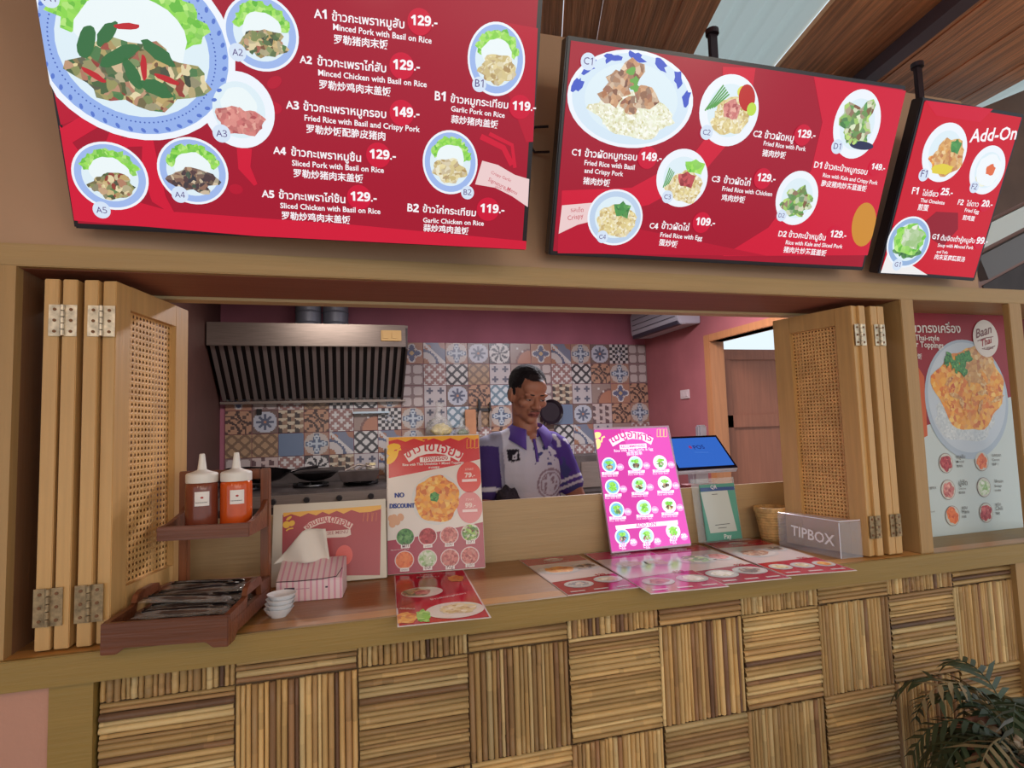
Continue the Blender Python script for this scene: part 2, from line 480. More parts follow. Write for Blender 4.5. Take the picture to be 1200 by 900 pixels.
def t_flower(u, v):
    x, y = u - .5, v - .5; r = math.hypot(x, y); a = math.atan2(y, x)
    k = .3 + .14 * cos(4 * a)
    if abs(r - k) < .03 or abs(r - k * .6) < .025: return (64, 84, 120)
    if r < k: return (176, 192, 205)
    return (168, 112, 84) if r > .5 else (186, 172, 160)
def t_orange(u, v):
    r = math.hypot(u - 1, v); 
    if math.hypot(u - .6, v - .6) < .07 or math.hypot(u - .35, v - .75) < .06: return WH
    if abs(r - .7) < .05: return (120, 70, 60)
    return (186, 104, 66) if r < .7 else (150, 118, 104)
def t_plain(u, v): return (86, 112, 150) if (u - .5) ** 2 + (v - .5) ** 2 < .42 else (140, 130, 120)
def t_floral(u, v):
    x, y = (u * 2) % 1 - .5, (v * 2) % 1 - .5; r = math.hypot(x, y); a = math.atan2(y, x)
    return (70, 72, 96) if r < .16 + .2 * cos(2 * a) ** 2 else (188, 176, 176)
TP = {'L': t_lattice((150, 96, 88), WH, .22), 'X': t_lattice(BK, WH), 'T': t_lattice((120, 84, 56), (178, 132, 86), .14), 'Y': t_lattice((90, 128, 150), (200, 212, 220), .14),
      'S': t_petal, 'B': t_shield((72, 82, 124), (176, 110, 76), (200, 160, 120)), 'K': t_star, 'H': t_check, 'U': t_cube((206, 186, 150), (58, 46, 42), (150, 110, 80)),
      'V': t_cube((200, 170, 160), (92, 58, 60), (190, 165, 160)), 'W': t_oval, 'C': t_quarter, 'A': t_arab, 'F': t_flower, 'O': t_orange, 'P': t_plain, 'G': t_floral}
M_tile = attr_mat('tile_glaze', 0.28)
tile_me = {}
TW, TH = 0.204, 0.195
for key, fn in TP.items():
    V, F, C = [], [], []
    g = 0.0025
    for j in range(NT + 1):
        for i in range(NT + 1): V.append((g + (TW - 2 * g) * i / NT, -0.008, g + (TH - 2 * g) * j / NT))
    for j in range(NT):
        for i in range(NT):
            a = j * (NT + 1) + i; F.append((a, a + 1, a + NT + 2, a + NT + 1)); c_ = fn((i + .5) / NT, (j + .5) / NT); g_ = sum(c_) / 3; C.append([v * .62 + g_ * .2 + 30 for v in c_])
    n = len(V); V += [(g, 0, g), (TW - g, 0, g), (TW - g, 0, TH - g), (g, 0, TH - g)]
    cr = [0, NT, (NT + 1) * (NT + 1) - 1, (NT + 1) * NT]
    for k in range(4): F.append((cr[k], n + k, n + (k + 1) % 4, cr[(k + 1) % 4])); C.append((150, 140, 130))
    me = bpy.data.meshes.new('tile'); me.from_pydata(V, [], F)
    ca = me.color_attributes.new('Col', 'FLOAT_COLOR', 'CORNER')
    for p in me.polygons:
        c = (*lin(C[p.index]), 1)
        for li in p.loop_indices: ca.data[li].color = c
    me.materials.append(M_tile); tile_me[key] = me
ROWS = ['BHFWLTXBCFSK'[0:8] + 'CFSKOBCFSHW', 'WLTHXFSW' + 'LXTGOWLXAFWC', 'BWLTHXFW' + 'GSAYVWUGOBAL', 'ASUALOHF' + 'GYTFPVPSVAFG', 'TTPFCXDF' + 'OSLAXOXCGOLA', 'WVLKUGCX' + 'LAFTGVGLYFTG', 'TULXSCOA' + 'GUTCWLVOSAFG']
ROWS[0] = 'BHFWLTXB' + 'CFSKOBCFSHWG'
for r, row in enumerate(ROWS):
    for k, ch in enumerate(row):
        x = 0.69 + (k - 8) * TW
        if x + TW > 2.93 + .04: continue
        t = bpy.data.objects.new('tile', tile_me.get(ch, tile_me['C'])); COL.objects.link(t)
        t.parent = wb; t.location = (x, 3.852, 2.277 - (r + 1) * TH)
        if x + TW > 2.93: t.scale.x = (2.93 - x) / TW

# doorway in the right wall: casing, leaf swung outwards
d1 = thing('door_1', 'brown panelled kitchen door standing open outwards', 'door', (2.93, 2.84, 0)); d1['kind'] = 'structure'
del d1['category']
M_door = wood('door_wood', (150, 92, 66), 'z', 0.5, 0.12)
M_case = wood('case_wood', (176, 118, 76), 'z', 0.5, 0.1)
MB().box(-0.02, 0.12, -0.09, -0.01, 0, 2.2, M_case, 0.003).box(-0.02, 0.12, -1.54, -1.46, 0, 2.2, M_case, 0.003).box(-0.02, 0.12, -1.46, -0.09, 2.14, 2.2, M_case, 0.003).build('door_frame', d1)
MB().box(0.15, 1.0, 0.02, 0.06, 0.02, 2.09, M_door, 0.004).box(0.15, 1.0, 0.0, 0.02, 1.42, 1.53, M_door, 0.004).box(0.15, 1.0, 0.0, 0.02, 2.0, 2.09, M_door, 0.004).box(0.15, 0.24, 0.0, 0.02, 0.02, 2.0, M_door, 0.004).box(0.91, 1.0, 0.0, 0.02, 0.02, 2.0, M_door, 0.004).build('door_leaf', d1)
MB().cyl((0.135, 0.0, 1.85), (0.135, 0.0, 1.98), .012, .012, mat('dark_steel', (70, 60, 60), 0.35, 1), 10).cyl((0.135, 0.0, 0.4), (0.135, 0.0, 0.53), .012, .012, MATS['dark_steel'], 10).build('hinge', d1)

# roof: bamboo-matted slope with translucent corrugated strips and a rafter
RU = Vector((0.329, 0.933, 0.146)).normalized(); RH = Vector((0.943, -0.333, 0)).normalized(); RN = RU.cross(RH) * -1
RH = (RH - RU * RH.dot(RU)).normalized(); RN = RH.cross(RU)
roof = thing('ceiling', 'sloping bamboo-mat roof with translucent strips', None, (0.55, 0, 2.75)); roof['kind'] = 'structure'
roof.matrix_world = Matrix.Translation((0.55, 0, 2.75)) @ Matrix((RH, RU, RN)).transposed().to_4x4()
M_mat = mat('bamboo_mat', (216, 152, 106), 0.7, var=0.42, vscale=3.5, bump=0.5, bscale=9, stretch=(16, .5, 1))
m_, nt_, b_ = base_mat('translucent_sheet'); MATS['translucent_sheet'] = m_
b_.inputs['Base Color'].default_value = (*lin((205, 215, 210)), 1); b_.inputs['Roughness'].default_value = .5
tr_ = nt_.nodes.new('ShaderNodeBsdfTranslucent'); tr_.inputs[0].default_value = (*lin((225, 235, 230)), 1)
mx_ = nt_.nodes.new('ShaderNodeMixShader'); mx_.inputs[0].default_value = .45
nt_.links.new(b_.outputs[0], mx_.inputs[1]); nt_.links.new(tr_.outputs[0], mx_.inputs[2]); nt_.links.new(mx_.outputs[0], nt_.nodes['Material Output'].inputs[0])
def sheet(h0, h1, name, m, ridge=0, a0=-3.2, a1=5.0):
    h0 -= .519; h1 -= .519; b = MB(); n = max(1, int((h1 - h0) / .12)) if ridge == 0 else 40
    t = bmesh.new()
    if ridge == 0:
        w = (h1 - h0) / n
        for k in range(n): b.box(h0 + k * w + .002, h0 + (k + 1) * w - .002, a0, a1, (k % 2) * .003, .02 + (k % 2) * .003, m)
    else:
        rows = []
        for i in range(n + 1):
            u = i / n; z = .022 * max(0, cos(2 * pi * u * ridge) - .35)
            rows.append([t.verts.new((h0 + (h1 - h0) * u, y, .03 + z)) for y in (a0, a1)])
        for p, q in zip(rows, rows[1:]): t.faces.new((p[0], q[0], q[1], p[1]))
        b._add(t, m)
    return b.build(name, roof, smooth=50)
sheet(-3.0, 1.07, 'bamboo_mat', M_mat); sheet(1.435, 2.58, 'bamboo_mat', M_mat); sheet(3.05, 3.9, 'bamboo_mat', M_mat)
sheet(1.05, 1.455, 'skylight_sheet', MATS['translucent_sheet'], 4); sheet(2.56, 3.07, 'skylight_sheet', MATS['translucent_sheet'], 5)
MB().box(1.79 - .519, 1.85 - .519, -3.2, 5.0, -.05, -.002, mat('rafter_steel', (92, 76, 84), 0.5, 0.3)).build('rafter', roof)
MB().box(-0.6 - .519, -0.54 - .519, -3.2, 5.0, -.05, -.002, MATS['rafter_steel']).build('rafter', roof)

# ================================================================ COUNTER
M_top = wood('counter_top', (158, 112, 62), 'x', 0.32, 0.12)
M_nose = wood('counter_nosing', (196, 144, 78), 'x', 0.3, 0.1)
M_back = wood('back_board', (176, 146, 104), 'x', 0.5, 0.05)
ctr = thing('service_counter', 'long wooden serving counter with a front of squares of split reeds', 'counter', (0.7, 0.2, 0))
def cb(): return MB()
OX, OY = -0.7, -0.2
def cbox(x0, x1, y0, y1, z0, z1, m, bev=0): return MB().box(x0 + OX, x1 + OX, y0 + OY, y1 + OY, z0, z1, m, bev)
cbox(-0.66, 1.72, 0.05, 0.458, 1.0, 1.042, M_top).build('countertop', ctr)
cbox(-1.3, 2.5, 0.0, 0.05, 0.985, 1.042, M_nose, 0.0).build('nosing', ctr, label='lighter front strip of the countertop')
cbox(-1.3, 2.6, -0.016, 0.0, 0.982, 1.0425, M_fascia, 0.002).build('fascia', ctr, label='olive painted front board')
cbox(1.775, 2.5, 0.05, 0.184, 1.0, 1.042, M_fascia).build('sill', ctr)
cbox(-0.66, 1.70, 0.440, 0.458, 1.042, 1.238, M_back, 0.002).build('backboard', ctr)
cbox(-0.5, 2.11, 0.03, 0.10, 0.0, 0.98, mat('backing_brown', (110, 84, 58), .8)).build('backing_board', ctr)
cbox(-0.66, 1.72, 0.3, 0.44, 0.0, 1.0, M_dark).build('support', ctr)
M_reed = attr_mat('reed', 0.5, 0.35, 0.35, 30)
random.seed(4)
REED = [(216, 178, 118), (200, 160, 102), (228, 196, 138), (176, 136, 90), (156, 116, 80), (190, 150, 98), (128, 94, 70), (208, 168, 108), (112, 82, 62)]
PW = 0.2618
for c in range(10):
    for r in range(4):
        z1 = (0.978, 0.924, 0.664, 0.404)[r]; z0 = (0.926, 0.666, 0.406, 0.146)[r]
        x0 = -0.5 + c * PW + .001; x1 = x0 + PW - .0012
        vert = (c + r) % 2 == 0
        V, F, C = [], [], []
        span = (x1 - x0) if vert else (z1 - z0)
        n = max(3, round(span / .0125)); w = span / n
        tone = random.choice((0.82, .88, .94))
        edges = [0.0]
        for k in range(n): edges.append(edges[-1] + random.uniform(.7, 1.35))
        edges = [e / edges[-1] * span for e in edges]
        for k in range(n):
            a, bb = edges[k] + .0004, edges[k + 1] - .0004; R = (bb - a) / 2; cc = (a + bb) / 2
            L = (z1 - z0) if vert else (x1 - x0)
            sh = random.uniform(.92, 1.06) * tone
            col = [min(255, v * sh) for v in random.choices(REED, (6, 6, 4, 5, 3, 6, 1, 5, .5))[0]]
            s0, s1 = random.uniform(0, .003), L - random.uniform(0, .003)
            segs = [s0] + sorted(random.uniform(s0, s1) for _ in range(3)) + [s1]
            base = len(V); d = random.uniform(0, .003)
            for si, s in enumerate(segs):
                off = 0 if si in (0, 4) else random.uniform(-.0007, .0007)
                for q in range(6):
                    an = pi * q / 5
                    p, y = cc + R * cos(an) + off, .024 - d - min(R, .0075) * 1.25 * sin(an)
                    V.append((x0 + p + OX, y + OY, z0 + s) if vert else (x0 + s + OX, y + OY, z0 + p))
            for si in range(4):
                kk = random.uniform(.93, 1.06)
                for q in range(5):
                    i = base + si * 6 + q; F.append((i, i + 1, i + 7, i + 6)); C.append([v * kk for v in col])
            F.append(tuple(base + q for q in range(6))); C.append([v * .8 for v in col])
            F.append(tuple(base + 24 + q for q in range(6))); C.append([v * .8 for v in col])
        me = bpy.data.meshes.new('reed_panel'); me.from_pydata(V, [], F)
        ca = me.color_attributes.new('Col', 'FLOAT_COLOR', 'CORNER')
        for p in me.polygons:
            col = (*lin([min(255, v) for v in C[p.index]]), 1)
            p.use_smooth = True
            for li in p.loop_indices: ca.data[li].color = col
        me.materials.append(M_reed)
        me.validate()
        o = bpy.data.objects.new('reed_panel', me); COL.objects.link(o); o.parent = ctr

# ================================================================ FOLDING SHUTTERS
M_leaf = wood('leaf_wood', (198, 156, 98), 'z', 0.4, 0.12)
M_leafd = wood('leaf_wood_dark', (176, 130, 72), 'z', 0.45, 0.12)
M_cane = mat('cane', (216, 168, 104), 0.5, var=0.18, vscale=20)
M_hinge = mat('hinge_steel', (206, 192, 168), 0.4, 0.55, var=0.3, vscale=70)
M_hinged = mat('hinge_steel_worn', (150, 128, 96), 0.5, 0.5, var=0.4, vscale=90)
M_screw = mat('screw', (120, 80, 50), 0.5, 0.4)
def cane_mesh(t0, t1, z0, z1, y):
    nx, nz = 14, int((z1 - z0) / ((t1 - t0) / 14)); V, F = [], []
    dx, dz = (t1 - t0) / nx, (z1 - z0) / nz
    for side in (0,):
        for j in range(nz):
            for i in range(nx):
                cx, cz = t0 + (i + .5) * dx, z0 + (j + .5) * dz; b = len(V); hx, hz = dx * .27, dz * .27
                for k in range(8):
                    a = pi / 4 * k; sx = (1, 1, 0, -1, -1, -1, 0, 1)[k]; sz = (0, 1, 1, 1, 0, -1, -1, -1)[k]
                    V.append((cx + sx * dx / 2, y + (.0003 if k % 2 else -.0002), cz + sz * dz / 2)); V.append((cx + cos(a) * hx, y + .0006, cz + sin(a) * hz))
                for k in range(8):
                    k2 = (k + 1) % 8; F.append((b + 2 * k, b + 2 * k2, b + 2 * k2 + 1, b + 2 * k + 1))
    me = bpy.data.meshes.new('cane_panel'); me.from_pydata(V, [], F); me.materials.append(M_cane)
    return me
def leaf(parent, near, far, side, label=None, L=.325, T=.028, z0=1.046, z1=1.825):
    """one shutter leaf standing on edge, near edge towards the street; local x runs from near to far"""
    near, far = Vector(near), Vector(far); d = (far - near).normalized()
    ang = math.atan2(d.y, d.x)
    b = MB(); y0, y1 = (-T, 0) if side < 0 else (0, T)
    b.box(0, .056, y0, y1, z0, z1, M_leaf, .0015).box(L - .066, L, y0, y1, z0, z1, M_leaf, .0015)
    b.box(.056, L - .066, y0, y1, 1.77, z1, M_leaf).box(.056, L - .066, y0, y1, z0, 1.15, M_leaf)
    o = b.build('shutter_leaf', parent, label=label)
    o.matrix_local = parent.matrix_world.inverted() @ Matrix.Translation((near.x, near.y, 0)) @ Matrix.Rotation(ang, 4, 'Z')
    c = bpy.data.objects.new('cane_panel', cane_mesh(.056, L - .066, 1.15, 1.77, (y0 + y1) / 2)); COL.objects.link(c); c.parent = o
    return o
def hinge(parent, xc, z0, z1, y, m, w=.026):
    b = MB(); ox = parent.location
    b.box(xc - w - ox.x, xc - .003 - ox.x, y - .002 - ox.y, y - ox.y, z0 - ox.z, z1 - ox.z, m).box(xc + .003 - ox.x, xc + w - ox.x, y - .002 - ox.y, y - ox.y, z0 - ox.z, z1 - ox.z, m)
    for k in range(5):
        h = (z1 - z0) / 5; b.cyl((xc - ox.x, y - .005 - ox.y, z0 + k * h + .001 - ox.z), (xc - ox.x, y - .005 - ox.y, z0 + (k + 1) * h - .001 - ox.z), .0045, .0045, m, 10)
    for sx in (-1, 1):
        for k in (.15, .5, .85): b.cyl((xc + sx * w * .58 - ox.x, y - .0035 - ox.y, z0 + (z1 - z0) * k - ox.z), (xc + sx * w * .58 - ox.x, y - .001 - ox.y, z0 + (z1 - z0) * k - ox.z), .0035, .0035, M_screw, 8)
    b.build('hinge', parent)
bpy.context.view_layer.update()
sl = thing('folding_shutter', 'honey wood folding shutter with cane panels, stacked at the left of the hatch', 'shutter', (-0.55, 0.02, 1.042), group=None)
sr = thing('folding_shutter', 'honey wood folding shutter with cane panels, stacked at the right behind the tip box', 'shutter', (1.60, 0.02, 1.042), group=None)
bpy.context.view_layer.update()
Lb = 1.0
leaf(sl, (-0.617, .02), (-0.612, .34), -1); leaf(sl, (-0.583 + .0, .02), (-0.565, .34), -1)
leaf(sl, (-0.543, .02), (-0.512, .34), -1); leaf(sl, (-0.482, .02), (-0.414, .325), 1)
for o in list(sl.children):
    pass
leaf(sr, (1.540, .02), (1.478, .291), -1, L=.285); leaf(sr, (1.595, .02), (1.560, .34), 1, L=.285)
leaf(sr, (1.643, .02), (1.628, .34), 1, L=.285); leaf(sr, (1.671, .02), (1.668, .34), 1, L=.285)
hinge(sl, -.580, 1.70, 1.768, .017, M_hinge); hinge(sl, -.508, 1.70, 1.768, .017, M_hinge)
hinge(sl, -.593, 1.095, 1.172, .017, M_hinged); hinge(sl, -.520, 1.095, 1.172, .017, M_hinged)
hinge(sr, 1.566, 1.697, 1.765, .017, M_hinge, .021); hinge(sr, 1.644, 1.697, 1.765, .017, M_hinge, .021)
hinge(sr, 1.566, 1.10, 1.168, .017, M_hinged, .021); hinge(sr, 1.646, 1.10, 1.168, .017, M_hinged, .021)
# ================================================================ MENU DISPLAYS
M_bezel = mat('bezel_black', (30, 24, 34), 0.3)
def display(label, o, br, tl, red=(164, 18, 46)):
    o, br, tl = Vector(o), Vector(br), Vector(tl)
    B = Board('menu_display', label, 'display', o, br - o, tl - o, (br - o).length, (tl - o).length, .035)
    MB().box(0, B.w, .001, .04, 0, B.h, M_bezel, .003).box(B.w * .2, B.w * .8, .04, .055, B.h * .25, B.h * .75, M_bezel, .004).build('housing', B.root)
    s = MB(); e = .0105
    s.box(e, B.w - e, -.0008, .003, e, B.h - e, pr(red, 1.0)); sc = s.build('screen', B.root, smooth=0)
    return B, sc
E1 = 0.95
W_ = pr((250, 246, 250), 1.0); RD = pr((208, 24, 56), 1.0); RD2 = pr((184, 20, 50), 1.0); DK = pr((146, 16, 40), 1.0); PRC = pr((206, 18, 56), 1.0); PNK = pr((236, 205, 205), 1.0); BDG = pr((214, 228, 246), 1.0); NAVY = pr((90, 70, 130), 1.0)
def item(F, code, thai, price, eng, ch, L=8):
    """each entry: (text, baseline start, baseline end) in photo pixels"""
    if price:
        a, b = Vector(price[1]), Vector(price[2]); cc = a + (b - a) * .33 + Vector((0, -.13 * (b - a).length))
        r = (F.P(b) - F.P(a)).length * .46
        F.disc(cc, r, r, L - 1, PRC, 24)
        F.text(price[0], price[1], price[2], L, W_, True)
    F.text(code[0], code[1], code[2], L, W_, True)
    F.text(thai[0], thai[1], thai[2], L, W_, True)
    for e in eng: F.text(e[0], e[1], e[2], L, W_, True)
    F.text(ch[0], ch[1], ch[2], L, W_, True)
    F.flush('menu_text')
def badge(F, c, r, s, L=12):
    F.flush('dish_picture' if not getattr(F, 'badges', 0) else 'number_badge'); F.badges = 1
    c = F.P(c); F.disc(c, r, r, L, BDG, 20, local=True)
    F.text(s, (c[0] - r * .6, c[1] - r * .35), (c[0] + r * .6, c[1] - r * .35), L + 1, NAVY, local=True)

# --- first display
T1, S1 = display('largest red menu display, at the left, with basil rice dishes A1 to B2', (-.539, -.05, 1.917), (.414, -.161, 1.887), (-.55, -.264, 2.332 + .09))
D = Flat(T1, 3.0, (0, 0), .001)
D.poly([(150, 130), (215, 440), (330, 400), (420, 380), (520, 400), (430, 330), (200, 250)], 1, RD2)
D.poly([(210, 440), (262, 775), (620, 800), (610, 745), (450, 700), (330, 640), (300, 560)], 1, RD)
D.stroke([(230, 480), (330, 420), (420, 385)], .03, 2, RD)
D.stroke([(440, 385), (420, 440), (390, 520)], .022, 2, RD)
D.stroke([(360, 600), (440, 500), (520, 500), (530, 600), (560, 700), (610, 750)], [.012, .02, .028, .035, .03, .006], 2, RD)
D.stroke([(860, 520), (860, 590), (900, 650)], [.03, .025, .008], 2, RD)
D.disc((965, 290), .016, .010, 2, RD2, 20, .6); D.disc((960, 380), .018, .012, 2, RD2); D.disc((830, 665), .014, .010, 2, RD2)
D.poly([(620, 745), (1240, 790), (1900, 850), (1900, 880), (900, 830), (262, 775)], 1, RD)
D.poly([(1700, 100), (1780, 80), (1890, 100), (1890, 500), (1850, 500)], 1, RD2)
D.stroke([(1690, 480), (1770, 520), (1800, 580)], .012, 2, RD); D.stroke([(1720, 470), (1800, 510), (1810, 590)], .008, 2, RD)
D.poly([(1695, 565), (1750, 580), (1810, 615), (1860, 630), (1855, 728), (1800, 690), (1740, 660), (1670, 648)], 3, PNK)
for k, (a, b, t) in enumerate((((1725, 610), (1795, 640), 'Crispy Garlic'), ((1715, 635), (1815, 685), 'Signature Menu'), ((1740, 658), (1790, 678), 'since 1999'))):
    D.text(t, a, b, 4, pr((200, 90, 100), 1.0))
D.build('swirl_print', T1.root)
G = Flat(T1, 3.0, (0, 0), .001)
dish(G, (472, 172), .186, 'basil', 1.0, 4, ring=(150, 178, 235), seed=3, ry=.165, scale=70)
c0 = G.P((472, 172))
for k in range(44):
    a = 2 * pi * k / 44; G.disc((c0[0] + cos(a) * .166, c0[1] + sin(a) * .147), .0055, .0035, 6, pr((90, 120, 205), 1.0), 8, a + .8, local=True)
for k in range(110):
    a = 2 * pi * k / 110; G.disc((c0[0] + cos(a) * .149, c0[1] + sin(a) * .132), .0017, .0017, 6, pr((70, 96, 180), 1.0), 6, local=True)
for (x, y, rr, ry, ro) in ((420, 200, .042, .012, .5), (310, 150, .03, .014, 1.2), (560, 190, .035, .013, -.6), (545, 310, .036, .014, -.2), (380, 120, .03, .011, .9), (470, 260, .03, .012, 2.0)):
    G.disc((x, y), rr, ry, 12, pr((58, 112, 66), 1.0), 16, ro, .2, int(x))
for (x, y, ro) in ((335, 265, -.5), (510, 240, 1.5), (590, 280, -.3), (450, 95, .1)): G.disc((x, y), .024, .0055, 13, pr((190, 40, 48), 1.0), 14, ro, .15)
dish(G, (920, 118), .071, 'basil', 1.0, 4, seed=5, ry=.068)
dish(G, (842, 388), .069, 'meat', 1.0, 4, seed=6, ry=.072, salad=False, ring=None)
dish(G, (390, 620), .072, 'basil', 1.0, 4, seed=8, ry=.066)
dish(G, (680, 602), .069, 'dark', 1.0, 4, seed=9, ry=.066)
dish(G, (1745, 210), .061, 'garlic', 1.0, 4, seed=2, ry=.070)
dish(G, (1583, 572), .060, 'garlic', 1.0, 4, seed=12, ry=.066)
for c, s, r in (((838, 186), 'A2', .0165), ((782, 470), 'A3', .0175), ((636, 684), 'A4', .0165), ((362, 738), 'A5', .017), ((1684, 298), 'B1', .015), ((1643, 677), 'B2', .0145), ((180, -5), 'A1', .017)): badge(G, c, r, s, 13)
G.build('number_badge', T1.root)
X = Flat(T1, 3.0, (300, 0), .001)
item(X, ('A1', (205, 64), (250, 68)), ('ข้าวกะเพราหมูสับ', (268, 74), (522, 102)), ('129.-', (545, 88), (638, 95)), [('Minced Pork with Basil on Rice', (272, 106), (617, 155))], ('罗勒猪肉末饭', (275, 152), (465, 172)))
item(X, ('A2', (155, 222), (198, 227)), ('ข้าวกะเพราไก่สับ', (217, 230), (458, 256)), ('129.-', (482, 243), (576, 250)), [('Minced Chicken with Basil on Rice', (220, 266), (600, 308))], ('罗勒炒鸡肉末盖饭', (223, 310), (475, 337)))
item(X, ('A3', (107, 382), (153, 386)), ('ข้าวกะเพราหมูกรอบ', (168, 388), (458, 416)), ('149.-', (482, 408), (575, 414)), [('Fried Rice with Basil and Crispy Pork', (172, 424), (576, 465))], ('罗勒炒饭配脆皮猪肉', (178, 465), (455, 492)))
item(X, ('A4', (62, 540), (107, 545)), ('ข้าวกะเพราหมูชิ้น', (125, 547), (370, 569)), ('129.-', (400, 556), (492, 562)), [('Sliced Pork with Basil on Rice', (128, 582), (450, 608))], ('罗勒炒猪肉末盖饭', (133, 620), (378, 640)))
item(X, ('A5', (22, 692), (66, 696)), ('ข้าวกะเพราไก่ชิ้น', (82, 697), (315, 714)), ('129.-', (333, 704), (425, 709)), [('Sliced Chicken with Basil on Rice', (87, 731), (438, 752))], ('罗勒炒鸡肉末盖饭', (92, 768), (333, 784)))
item(X, ('B1', (628, 352), (666, 356)), ('ข้าวหมูกระเทียม', (683, 360), (885, 383)), ('119.-', (900, 386), (983, 391)), [('Garlic Pork on Rice', (685, 391), (873, 415))], ('蒜炒猪肉盖饭', (685, 430), (850, 450)))
item(X, ('B2', (532, 742), (572, 746)), ('ข้าวไก่กระเทียม', (586, 745), (772, 760)), ('119.-', (787, 745), (872, 750)), [('Garlic Chicken on Rice', (587, 781), (800, 793))], ('蒜炒鸡肉盖饭', (588, 810), (747, 822)))
X.build('menu_text', T1.root)

# --- second display
T2, S2 = display('red menu display in the middle, with fried rice dishes C1 to D2', (.511, -.05, 1.914), (1.503, -.073, 1.91), (.509, -.236, 2.382))
D = Flat(T2, 3.0, (600, 0), .001)
D.poly([(165, 890), (175, 670), (420, 660), (640, 540), (740, 400), (740, 235), (855, 240), (830, 420), (660, 620), (480, 720), (300, 760)], 1, RD)
D.poly([(1060, 270), (1385, 320), (1300, 900), (740, 900), (900, 800), (1050, 600), (1090, 430)], 1, RD)
D.poly([(165, 760), (420, 800), (900, 900), (160, 890)], 1, RD2)
D.poly([(175, 722), (290, 712), (290, 775), (230, 790), (163, 822)], 3, PNK)
D.text('รสเด็ด', (205, 745), (250, 745), 4, pr((200, 90, 100), 1.0)); D.text('Crispy', (195, 775), (250, 765), 4, pr((200, 90, 100), 1.0))
D.disc((1235, 790), .042, .062, 3, pr((206, 140, 50), 1.0), 30, .2)
D.build('swirl_print', T2.root)
G = Flat(T2, 3.0, (600, 0), .001)
dish(G, (420, 352), .168, 'rice', 1.0, 4, ry=.110, salad=False, ring=(214, 232, 246), seed=3, rice=False, rot=.03, scale=150)
c0 = G.P((420, 352))
for k in range(7):
    a = radians(12 + k * 26); G.disc((c0[0] + cos(a) * .148, c0[1] + sin(a) * .095), .021, .010, 6, pr((70, 92, 200), 1.0), 12, a + 1.3, .5, k, local=True)
G.disc((430, 405), .092, .052, 10, fd('rice', 1.0, 190), 30, wob=.15)
for (x, y, r) in ((345, 340, .026), (375, 290, .034), (415, 262, .036), (465, 340, .034), (410, 372, .026), (352, 310, .024)): G.disc((x, y), r, r * .75, 11, fd('pork', 1.0, 80), 12, x * .1, .4, x)
for (x, y) in ((430, 310), (415, 250), (430, 285)): G.disc((x, y), .012, .008, 12, pr((110, 170, 80), 1.0), 10, .4, .4, x)
dish(G, (762, 390), .086, 'fried', 1.0, 4, ry=.085, salad=False, ring=None, rice=False, seed=4)
G.disc((770, 405), .052, .042, 10, fd('fried', 1.0, 170), 24, wob=.15); G.disc((768, 385), .026, .022, 11, fd('meat', 1.0, 120), 14, wob=.3)
for k in range(5): G.stroke([(675 + k * 8, 390 - k * 3), (740 + k * 5, 300 + k * 8)], .004, 11, pr((90, 160, 80), 1.0))
G.disc((822, 345), .024, .032, 11, pr((190, 40, 40), 1.0), 18, .3); G.disc((838, 385), .014, .016, 12, pr((190, 220, 80), 1.0), 14); G.disc((810, 325), .018, .015, 10, pr((220, 220, 90), 1.0), 14)
dish(G, (597, 627), .074, 'fried', 1.0, 4, ry=.072, salad=False, ring=None, rice=False, seed=5)
G.disc((610, 655), .045, .04, 10, fd('fried', 1.0, 160), 24, wob=.2); G.disc((610, 630), .026, .018, 11, fd('chili', 1.0, 100), 12, wob=.4); G.disc((640, 585), .03, .016, 11, fd('lettuce', 1.0, 90), 12, wob=.4)
for k in range(4): G.stroke([(528 + k * 6, 660 - k * 4), (552 + k * 5, 590 + k * 5)], .003, 11, pr((90, 160, 80), 1.0))
dish(G, (362, 765), .077, 'fried', 1.0, 4, ry=.070, salad=False, ring=(190, 210, 235), rice=False, seed=6)
G.disc((365, 775), .055, .040, 10, fd('fried', 1.0, 160), 24, wob=.15); G.disc((385, 735), .024, .018, 11, fd('herb', 1.0, 110), 12, wob=.5)
dish(G, (1211, 438), .076, 'kale', 1.0, 4, ry=.088, salad=False, ring=None, seed=7, rice=False)
G.disc((1215, 425), .050, .050, 10, fd('kale', 1.0, 75), 24, wob=.4, seed=4); G.disc((1225, 512), .040, .011, 9, pr((46, 50, 84), 1.0), 20)
dish(G, (1000, 697), .068, 'kale', 1.0, 4, ry=.072, salad=False, ring=None, seed=9, rice=False)
G.disc((1000, 705), .048, .036, 10, fd('kale', 1.0, 80), 24, wob=.4, seed=9)
for c, s, r in (((265, 218), 'C1', .019), ((680, 466), 'C2', .018), ((543, 692), 'C3', .016), ((315, 832), 'C4', .016), ((1138, 516), 'D1', .019), ((943, 757), 'D2', .016)): badge(G, c, r, s, 13)
G.build('number_badge', T2.root)
X = Flat(T2, 3.0, (600, 0), .001)
item(X, ('C1', (207, 545), (238, 549)), ('ข้าวผัดหมูกรอบ', (253, 551), (436, 565)), ('149.-', (450, 562), (523, 568)), [('Fried Rice with Basil', (252, 580), (428, 597)), ('and Crispy Pork', (252, 607), (388, 620))], ('猪肉炒饭', (247, 645), (342, 654)))
item(X, ('C2', (843, 480), (873, 484)), ('ข้าวผัดหมู', (883, 486), (985, 498)), ('129.-', (998, 482), (1062, 487)), [('Fried Rice with Pork', (880, 511), (1028, 532))], ('猪肉炒饭', (875, 547), (958, 556)))
item(X, ('C3', (698, 638), (727, 641)), ('ข้าวผัดไก่', (740, 643), (833, 654)), ('129.-', (857, 635), (922, 640)), [('Fried Rice with Chicken', (735, 670), (910, 690))], ('鸡肉炒饭', (732, 703), (815, 712)))
